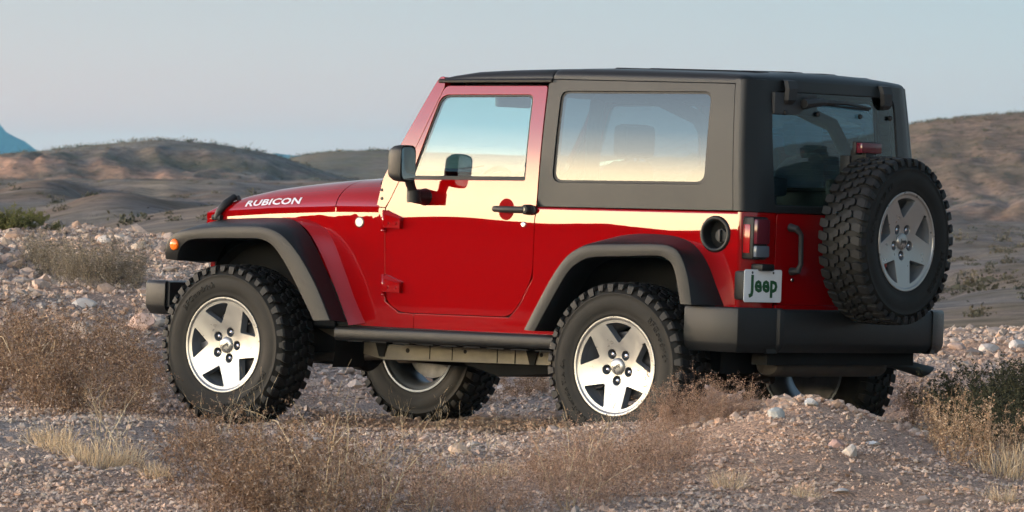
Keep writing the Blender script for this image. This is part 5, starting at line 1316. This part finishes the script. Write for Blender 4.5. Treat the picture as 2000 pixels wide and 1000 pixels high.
def rock_mesh(seed, c):
    r_ = random.Random(seed); bm = bmesh.new(); bmesh.ops.create_icosphere(bm, subdivisions=2, radius=1)
    pl = [(Vector((r_.uniform(-1, 1), r_.uniform(-1, 1), r_.uniform(-1, 1))).normalized(), r_.uniform(.55, .85)) for _ in range(9)]
    for v in bm.verts:
        for n, k in pl:
            dd = v.co.dot(n)-k
            if dd > 0: v.co -= n*dd
        v.co += v.co*(r_.random()-.5)*.06
    me = bpy.data.meshes.new('rock'); bm.to_mesh(me); bm.free(); k = len(me.vertices)
    at = me.attributes.new('Col', 'FLOAT_COLOR', 'POINT'); at.data.foreach_set('color', np.tile((*c, 1), k).astype(np.float32)); me.materials.append(MATS['stone']); return me
ROCKS = [(897, 884, .052, .8, (.56, .40, .29), 'squarish tan rock in the open gravel between the front and rear wheels'),
         (925, 870, .038, .5, (.50, .42, .35), 'flat tan rock wedged behind the squarish tan rock'),
         (1516, 812, .040, .9, (.40, .41, .40), 'grey rock on the mound crest below the rear bumper'),
         (1585, 788, .034, .7, (.42, .42, .42), 'pale grey rock at the very top of the right mound'),
         (1633, 868, .036, .8, (.42, .27, .23), 'rounded brown rock on the slope of the right mound'),
         (1660, 890, .038, 1.0, (.58, .50, .43), 'pale upright rock lower down the right mound'),
         (1705, 864, .034, .3, (.50, .50, .50), 'thin light slab on the right flank of the mound'),
         (1805, 984, .036, .6, (.22, .19, .18), 'dark rock at the bottom edge of the picture right of centre'),
         (1642, 962, .034, .35, (.50, .46, .43), 'low flat stone in the pink gravel at the lower right'),
         (1930, 676, .075, .45, (.56, .48, .42), 'long pale boulder on the bank behind the spare wheel'),
         (1985, 672, .065, .6, (.58, .52, .47), 'blocky pale boulder at the right end of the bank'),
         (277, 633, .085, .8, (.55, .38, .31), 'pink angular rock on the slope beside the front bumper'),
         (308, 632, .055, .7, (.42, .35, .29), 'brown rounded rock nearest the front bumper'),
         (165, 592, .075, .55, (.56, .50, .46), 'pale rock in the middle of the slope above the left bushes'),
         (612, 858, .04, .4, (.52, .46, .42), 'flat stone in the shade just behind the front wheel'),
         (206, 470, .065, .9, (.50, .45, .42), 'bigger rounded boulder on the skyline of the left bank'),
         (22, 458, .06, .6, (.55, .45, .40), 'pale boulder on the bank at the left edge'),
         (1870, 675, .028*2, .5, (.46, .34, .29), 'brown stone on the bank beside the tail pipe'),
         (830, 858, .030, .7, (.50, .36, .29), 'small orange stone under the middle of the car'),
         (985, 757, .05, .6, (.48, .40, .36), 'grey tan stone behind the far front wheel'),
         (1045, 768, .045, .7, (.52, .40, .34), 'pinkish stone seen in the gap before the rear wheel')]
for i, (u, v, r, fz, c, lab) in enumerate(ROCKS):
    p, d = spot(u, v+ (r*.4)*FPX/35); me = rock_mesh(100+i, c); o = bpy.data.objects.new('rock', me); col.objects.link(o)
    o.location = p+Vector((0, 0, r*fz*.35)); o.scale = (r*1.15, r, r*fz); o.rotation_euler = (.1*math.sin(i*3), .15*math.cos(i*5), i*1.7)
    tag(o, lab, 'rock', 'rocks lying on the gravel')

# ================================================================== PLANTS: real stems and twigs as thin blades
def ribbon(acc, p, q, w0, w1, c0, c1, r_):
    d = q-p; l = np.linalg.norm(d)+1e-9; d = d/l; a = r_.randn(3); a = a-d*a.dot(d); a /= np.linalg.norm(a)+1e-9
    b = len(acc['v']); acc['v'] += [p-a*w0, p+a*w0, q+a*w1, q-a*w1]; acc['c'] += [c0, c0, c1, c1]; acc['f'].append((b, b+1, b+2, b+3))
def branch(acc, p, d, ln, w, depth, P, r_):
    seg = P['seg']; c = np.array(P['cols'][r_.randint(len(P['cols']))])*r_.uniform(.7, 1.25)
    for k in range(seg):
        d = d+r_.randn(3)*P['wob']; d[2] += P['up']; d /= np.linalg.norm(d); q = p+d*ln/seg
        ribbon(acc, p, q, w*(1-k/seg*.5), w*(1-(k+1)/seg*.5), c, c, r_)
        if depth > 0:
            for _ in range(P['fork'] if depth == P['depth'] else P['fork2']):
                if r_.rand() < P['pf']:
                    dd = d+r_.randn(3)*P['spread']; dd /= np.linalg.norm(dd); branch(acc, q, dd, ln*P['sh']*r_.uniform(.6, 1.2), w*.62, depth-1, P, r_)
        elif P['leaf'] and r_.rand() < P['leaf']:
            for _ in range(P['nleaf']):
                a = r_.randn(3); a /= np.linalg.norm(a); s_ = P['ls']*r_.uniform(.5, 1.4); cl = np.array(P['lc'][r_.randint(len(P['lc']))])*r_.uniform(.6, 1.3); o = q+r_.randn(3)*.006
                ribbon(acc, o, o+a*s_, s_*.35, s_*.10, cl, cl, r_)
        p = q
def plant_mesh(name, P, seed):
    r_ = np.random.RandomState(seed); acc = dict(v=[], c=[], f=[])
    for k in range(P['stems']):
        az = r_.rand()*2*np.pi; tl = abs(r_.randn())*P['tilt']; d = np.array([math.cos(az)*math.sin(tl), math.sin(az)*math.sin(tl), math.cos(tl)+.05]); d /= np.linalg.norm(d)
        ro = P['base']*math.sqrt(r_.rand()); p = np.array([math.cos(az)*ro, math.sin(az)*ro, -.02]); branch(acc, p, d, P['h']*r_.uniform(.55, 1.15), P['w'], P['depth'], P, r_)
    f = np.array(acc['f']); return np_mesh(name, np.array(acc['v']), f.ravel(), np.arange(0, f.size, 4), np.array(acc['c']), 'twig')
BR = [(.26, .165, .105), (.19, .12, .08), (.34, .225, .145), (.15, .10, .075)]
SHRUB = dict(stems=17, tilt=.75, base=.10, h=.30, w=.0016, seg=4, wob=.20, up=.03, depth=2, fork=2, fork2=2, pf=.8, spread=.75, sh=.42, leaf=.75, nleaf=2, ls=.009, lc=[(.22, .135, .085), (.29, .185, .115), (.16, .10, .07), (.38, .29, .22)], cols=BR)
LOOSE = dict(SHRUB, stems=15, tilt=.65, h=.26, leaf=.42, nleaf=1, cols=[(.24, .15, .10), (.19, .115, .075), (.32, .21, .14)])
FINE = dict(SHRUB, stems=34, tilt=.55, base=.16, h=.22, w=.0011, leaf=.5, nleaf=1, ls=.007, cols=[(.34, .22, .15), (.26, .16, .11), (.42, .30, .21)], lc=[(.36, .25, .19), (.28, .17, .12)])
STRAW = dict(stems=190, tilt=.55, base=.07, h=.125, w=.0013, seg=3, wob=.13, up=-.01, depth=0, fork=0, fork2=0, pf=0, spread=0, sh=0, leaf=0, nleaf=0, ls=0, lc=[], cols=[(.60, .44, .28), (.52, .37, .22), (.68, .54, .38), (.46, .38, .27)])
STALK = dict(stems=9, tilt=.62, base=.012, h=.46, w=.0030, seg=6, wob=.09, up=.01, depth=1, fork=1, fork2=1, pf=.55, spread=.5, sh=.40, leaf=0, nleaf=0, ls=0, lc=[], cols=[(.46, .36, .23), (.38, .29, .19), (.52, .43, .30)])
GREEN = dict(SHRUB, stems=24, h=.34, leaf=.8, nleaf=3, ls=.012, lc=[(.060, .062, .036), (.075, .075, .045), (.05, .05, .03)], cols=[(.11, .09, .065), (.08, .075, .05)])
OLIVE = dict(SHRUB, stems=26, h=.34, leaf=1, nleaf=4, ls=.016, lc=[(.17, .18, .06), (.13, .14, .05), (.22, .20, .09)], cols=[(.14, .12, .08)])
GREY = dict(SHRUB, stems=24, tilt=.38, h=.40, spread=.45, w=.0018, leaf=.7, nleaf=2, ls=.011, lc=[(.25, .21, .16), (.20, .17, .12), (.30, .25, .19)], cols=[(.24, .19, .14), (.18, .14, .10)])
TALL = dict(stems=26, tilt=.22, base=.16, h=.42, w=.0016, seg=7, wob=.07, up=.02, depth=1, fork=1, fork2=1, pf=.8, spread=.8, sh=.14, leaf=.9, nleaf=2, ls=.011, lc=[(.40, .27, .17), (.30, .19, .12), (.48, .36, .25)], cols=[(.36, .24, .15), (.27, .18, .12)])
PM = {}
for key, P, nv in (('dry_shrub', SHRUB, 4), ('loose_shrub', LOOSE, 4), ('fine_shrub', FINE, 3), ('straw_tuft', STRAW, 3), ('dead_stalk', STALK, 4), ('green_shrub', GREEN, 2), ('olive_shrub', OLIVE, 2), ('grey_shrub', GREY, 2), ('tall_weed', TALL, 2)):
    PM[key] = [plant_mesh(key, P, 50+7*i+len(key)) for i in range(nv)]
print('plants', {k: [len(m.polygons) for m in v] for k, v in PM.items()})
pr_ = random.Random(5); cnt = [0]
def plant(key, u, v, sc_, label, group, cat='shrub', zs=1.0):
    p, d = spot(u, v); o = bpy.data.objects.new(key, PM[key][cnt[0] % len(PM[key])]); cnt[0] += 1; col.objects.link(o); o.location = p-Vector((0, 0, .01)); o.rotation_euler = (0, 0, pr_.random()*6.28)
    k = sc_*pr_.uniform(.9, 1.1); o.scale = (k, k, k*zs); tag(o, label, cat, group); return o
# brown tangle left of the front wheel
for u, v, s in [(20, 800, 1.15), (85, 812, 1.0), (150, 808, 1.0), (215, 812, .9), (262, 806, .7), (0, 740, 1.1), (60, 745, 1.0), (120, 738, 1.0), (30, 690, .85), (90, 700, .8), (150, 715, .6)]:
    plant('dry_shrub', u, v, s, 'brown dry shrub in the dense tangle at the left edge, left of the front wheel', 'brown tangle left of the front wheel')
for u, v, s in [(215, 725, .9), (245, 745, .8), (235, 700, .7), (268, 770, .8)]:
    plant('dry_shrub', u, v, s, 'smaller brown shrub on the gravel slope close to the front tyre', 'small brown shrubs close to the front tyre')
# brown growth across the bottom centre
for u, v, s in [(430, 915, .8), (660, 905, .85), (375, 950, 1.0), (440, 990, 1.1), (510, 940, .9), (570, 968, 1.15), (640, 995, 1.2), (700, 950, .9), (745, 990, 1.1), (400, 885, .55), (545, 890, .6), (365, 900, .6), (590, 1030, 1.2), (690, 1035, 1.1), (450, 1035, 1.1), (530, 1030, 1.1), (620, 930, .8)]:
    plant('loose_shrub' if cnt[0] % 3 else 'dry_shrub', u, v, s*.85, 'brown dry shrub in the band along the bottom, left of centre', 'brown shrubs along the bottom left of centre')
for u, v, s in [(840, 1010, 1.0), (905, 990, .8), (980, 1005, .8), (1120, 955, .9), (1185, 935, .95), (1250, 925, .9), (1310, 900, .7), (1150, 995, .9), (1225, 975, .9), (1075, 930, .6)]:
    plant('fine_shrub', u, v, s, 'fine pinkish brown weed on the slope in front of the rear wheel', 'fine weeds in front of the rear wheel', 'weed')
for u, v, s in [(1300, 838, .65), (1340, 832, .75), (1380, 826, .8), (1420, 818, .7), (1445, 812, .45), (1325, 812, .5)]:
    plant('fine_shrub', u, v, s, 'low reddish brown weed on the crest against the rear tyre', 'low weeds against the rear tyre', 'weed')
for u, v, s, lab in [(105, 878, .9, 'straw coloured grass tuft on the left mound, the one farthest left'), (180, 915, 1.15, 'brightest golden straw tuft on the left mound'), (232, 908, 1.05, 'pale straw tuft just right of the golden one'), (305, 940, .75, 'small greyish green tuft beside the brown shrubs at the lower left'),
                     (1962, 935, 1.3, 'large pale straw tuft at the right edge'), (1992, 915, 1.0, 'straw tuft cut by the right edge'), (1424, 958, .7, 'short straw tuft on the pink gravel right of centre'), (1570, 975, .65, 'faint low straw tuft at the bottom of the right mound'), (1958, 985, .8, 'low straw tuft in the bottom right corner'),
                     (970, 935, .7, 'thin straw tuft below the squarish tan rock')]:
    plant('straw_tuft', u, v, s, lab, 'straw tufts', 'grass tuft')
for u, v, s in [(120, 885, .7), (150, 900, .6), (75, 868, .55), (255, 915, .7), (212, 918, .7)]:
    plant('straw_tuft', u, v, s, 'wisp of straw between the bigger tufts of the left mound', 'straw wisps on the left mound', 'grass tuft')
for u, v, s, lab in [(196, 890, .62, 'tall pale branching twig rising from the left mound'), (238, 880, .5, 'pale twig right of the tallest one on the left mound'), (440, 850, .55, 'thin pale twig crossing the front tyre'), (498, 856, .6, 'thin pale twig at the heel of the front tyre'),
                     (640, 1010, .80, 'pale bare stalks at the bottom, leftmost clump of the row'), (745, 1000, .82, 'pale bare stalks at the bottom under the door hinge'), (835, 1010, .75, 'pale bare stalks at the bottom under the door'), (925, 1000, .70, 'pale bare stalks at the bottom under the door handle'),
                     (1110, 1000, .65, 'pale bare stalks at the bottom in front of the rear wheel'), (783, 835, .40, 'single pale twig before the far front wheel'), (860, 840, .35, 'short pale twig between the front wheels'), (700, 960, .62, 'pale bare stalks standing behind the bottom row'),
                     (70, 790, .8, 'pale bare stalks in the brown tangle at the left edge'), (560, 1000, .7, 'pale bare stalks among brown shrubs at the lower left'), (1190, 880, .5, 'thin pale stalk below the hub of the rear wheel')]:
    plant('dead_stalk', u, v, s, lab, 'pale bare stalks', 'dead plant')
# clump right of the mound
for u, v, s in [(1890, 850, .70), (1930, 840, .80), (1985, 850, .85), (1930, 880, .7), (2030, 860, .9)]:
    plant('green_shrub', u, v, s, 'dark green shrub in the hollow right of the mound', 'dark green shrubs right of the mound')
for u, v, s in [(1850, 890, .60), (1880, 905, .62), (1915, 915, .66), (1950, 912, .6), (1835, 870, .45), (1990, 905, .5)]:
    plant('tall_weed', u, v, s, 'upright tan weed in front of the dark green shrubs', 'upright tan weeds', 'weed')
for u, v, s in [(1800, 830, .6), (1835, 845, .65), (1785, 800, .45)]:
    plant('dry_shrub', u, v, s, 'brown shrub in the hollow between the far rear wheel and the green shrubs', 'brown shrubs in the right hollow')
# grey bushes behind on the left, green one on the bank
for u, v, s in [(100, 552, .62), (140, 560, .62), (180, 566, .65), (225, 568, .65), (262, 568, .55), (75, 530, .5), (160, 552, .5)]:
    plant('grey_shrub', u, v, s, 'grey brown bush in the dip behind the front bumper', 'grey brown bushes in the dip')
for u, v, s in [(-8, 452, .42), (18, 449, .40), (38, 447, .36), (56, 446, .34), (66, 446, .42), (110, 450, .2)]:
    plant('olive_shrub', u, v, s, 'olive green bush on top of the far left bank', 'olive bushes on the left bank')
for u, v, s in [(960, 792, .5), (1020, 778, .6), (1055, 770, .5)]:
    plant('dry_shrub', u, v, s, 'brown sprig behind the car seen between its wheels', 'sprigs seen between the wheels')
# ---- scrub dotted over the far hills: one object of stuff
def far_scrub():
    r_ = np.random.RandomState(21); acc = dict(v=[], c=[], f=[]); pts = []
    for _ in range(2300):
        k = r_.randint(10)
        if k < 4: d, u, z_ = r_.uniform(437, 490), r_.uniform(1770, 2250), r_.uniform(.12, .30)
        elif k < 7: d, u, z_ = r_.uniform(534, 582), r_.uniform(-250, 720), r_.uniform(.14, .36)
        elif k < 8: d, u, z_ = r_.uniform(85, 330), r_.uniform(-250, 800), r_.uniform(.10, .26)
        elif k < 9: d, u, z_ = r_.uniform(85, 330), r_.uniform(1780, 2250), r_.uniform(.10, .32)
        else: d, u, z_ = r_.uniform(790, 806), r_.uniform(540, 800), r_.uniform(.2, .5)
        pts.append(((u-1000)*d/FPX, d, z_*(1.6 if r_.rand() < .12 else 1)))
    for k in range(170):   # along the crests
        if k % 2: u, d = r_.uniform(-150, 560), 578+r_.randn()*1.5
        else: u, d = r_.uniform(1775, 2080), 486+r_.randn()*1.5
        pts.append(((u-1000)*d/FPX, d, r_.uniform(.25, .75 if k % 2 else .35)))
    P = np.array(pts); z = height(P[:, 0], P[:, 1]); x, y = to_world(P[:, 0], P[:, 1])
    for i in range(len(P)):
        R0 = P[i, 2]; c = np.array([(.085, .078, .052), (.10, .085, .06), (.07, .068, .048)][r_.randint(3)])
        n = 26 if P[i, 1] > 300 else 70
        o = r_.randn(n, 3)*np.array([.42, .42, .26])*R0; o[:, 2] = np.abs(o[:, 2])
        for q in o:
            b = np.array([x[i], y[i], z[i]])+q; a = r_.randn(3); a /= np.linalg.norm(a); k = R0*r_.uniform(.10, .22); cc = c*r_.uniform(.7, 1.3); ribbon(acc, b, b+a*k, k*.4, k*.25, cc, cc, r_)
    f = np.array(acc['f']); me = np_mesh('scrub', np.array(acc['v']), f.ravel(), np.arange(0, f.size, 4), np.array(acc['c']), 'twig'); o = bpy.data.objects.new('scrub', me); col.objects.link(o); tag(o, kind='stuff')
far_scrub()
# ---- haze: one closed box of thin air round everything, sky outside
hz = MB(); hz.box((-8000, -8000, -32), (8000, 8000, 95)); hb_ = hz.build('haze', None); tag(hb_, kind='stuff')
hm = bpy.data.materials.new('haze'); hm.use_nodes = True; nt = hm.node_tree; nt.nodes.clear(); o_ = N(nt, 'ShaderNodeOutputMaterial'); pv = N(nt, 'ShaderNodeVolumePrincipled')
pv.inputs['Color'].default_value = (.20, .62, .95, 1); pv.inputs['Density'].default_value = 1/14000; pv.inputs['Anisotropy'].default_value = 0.0; L(nt, pv.outputs[0], o_.inputs['Volume']); hb_.data.materials.append(hm)
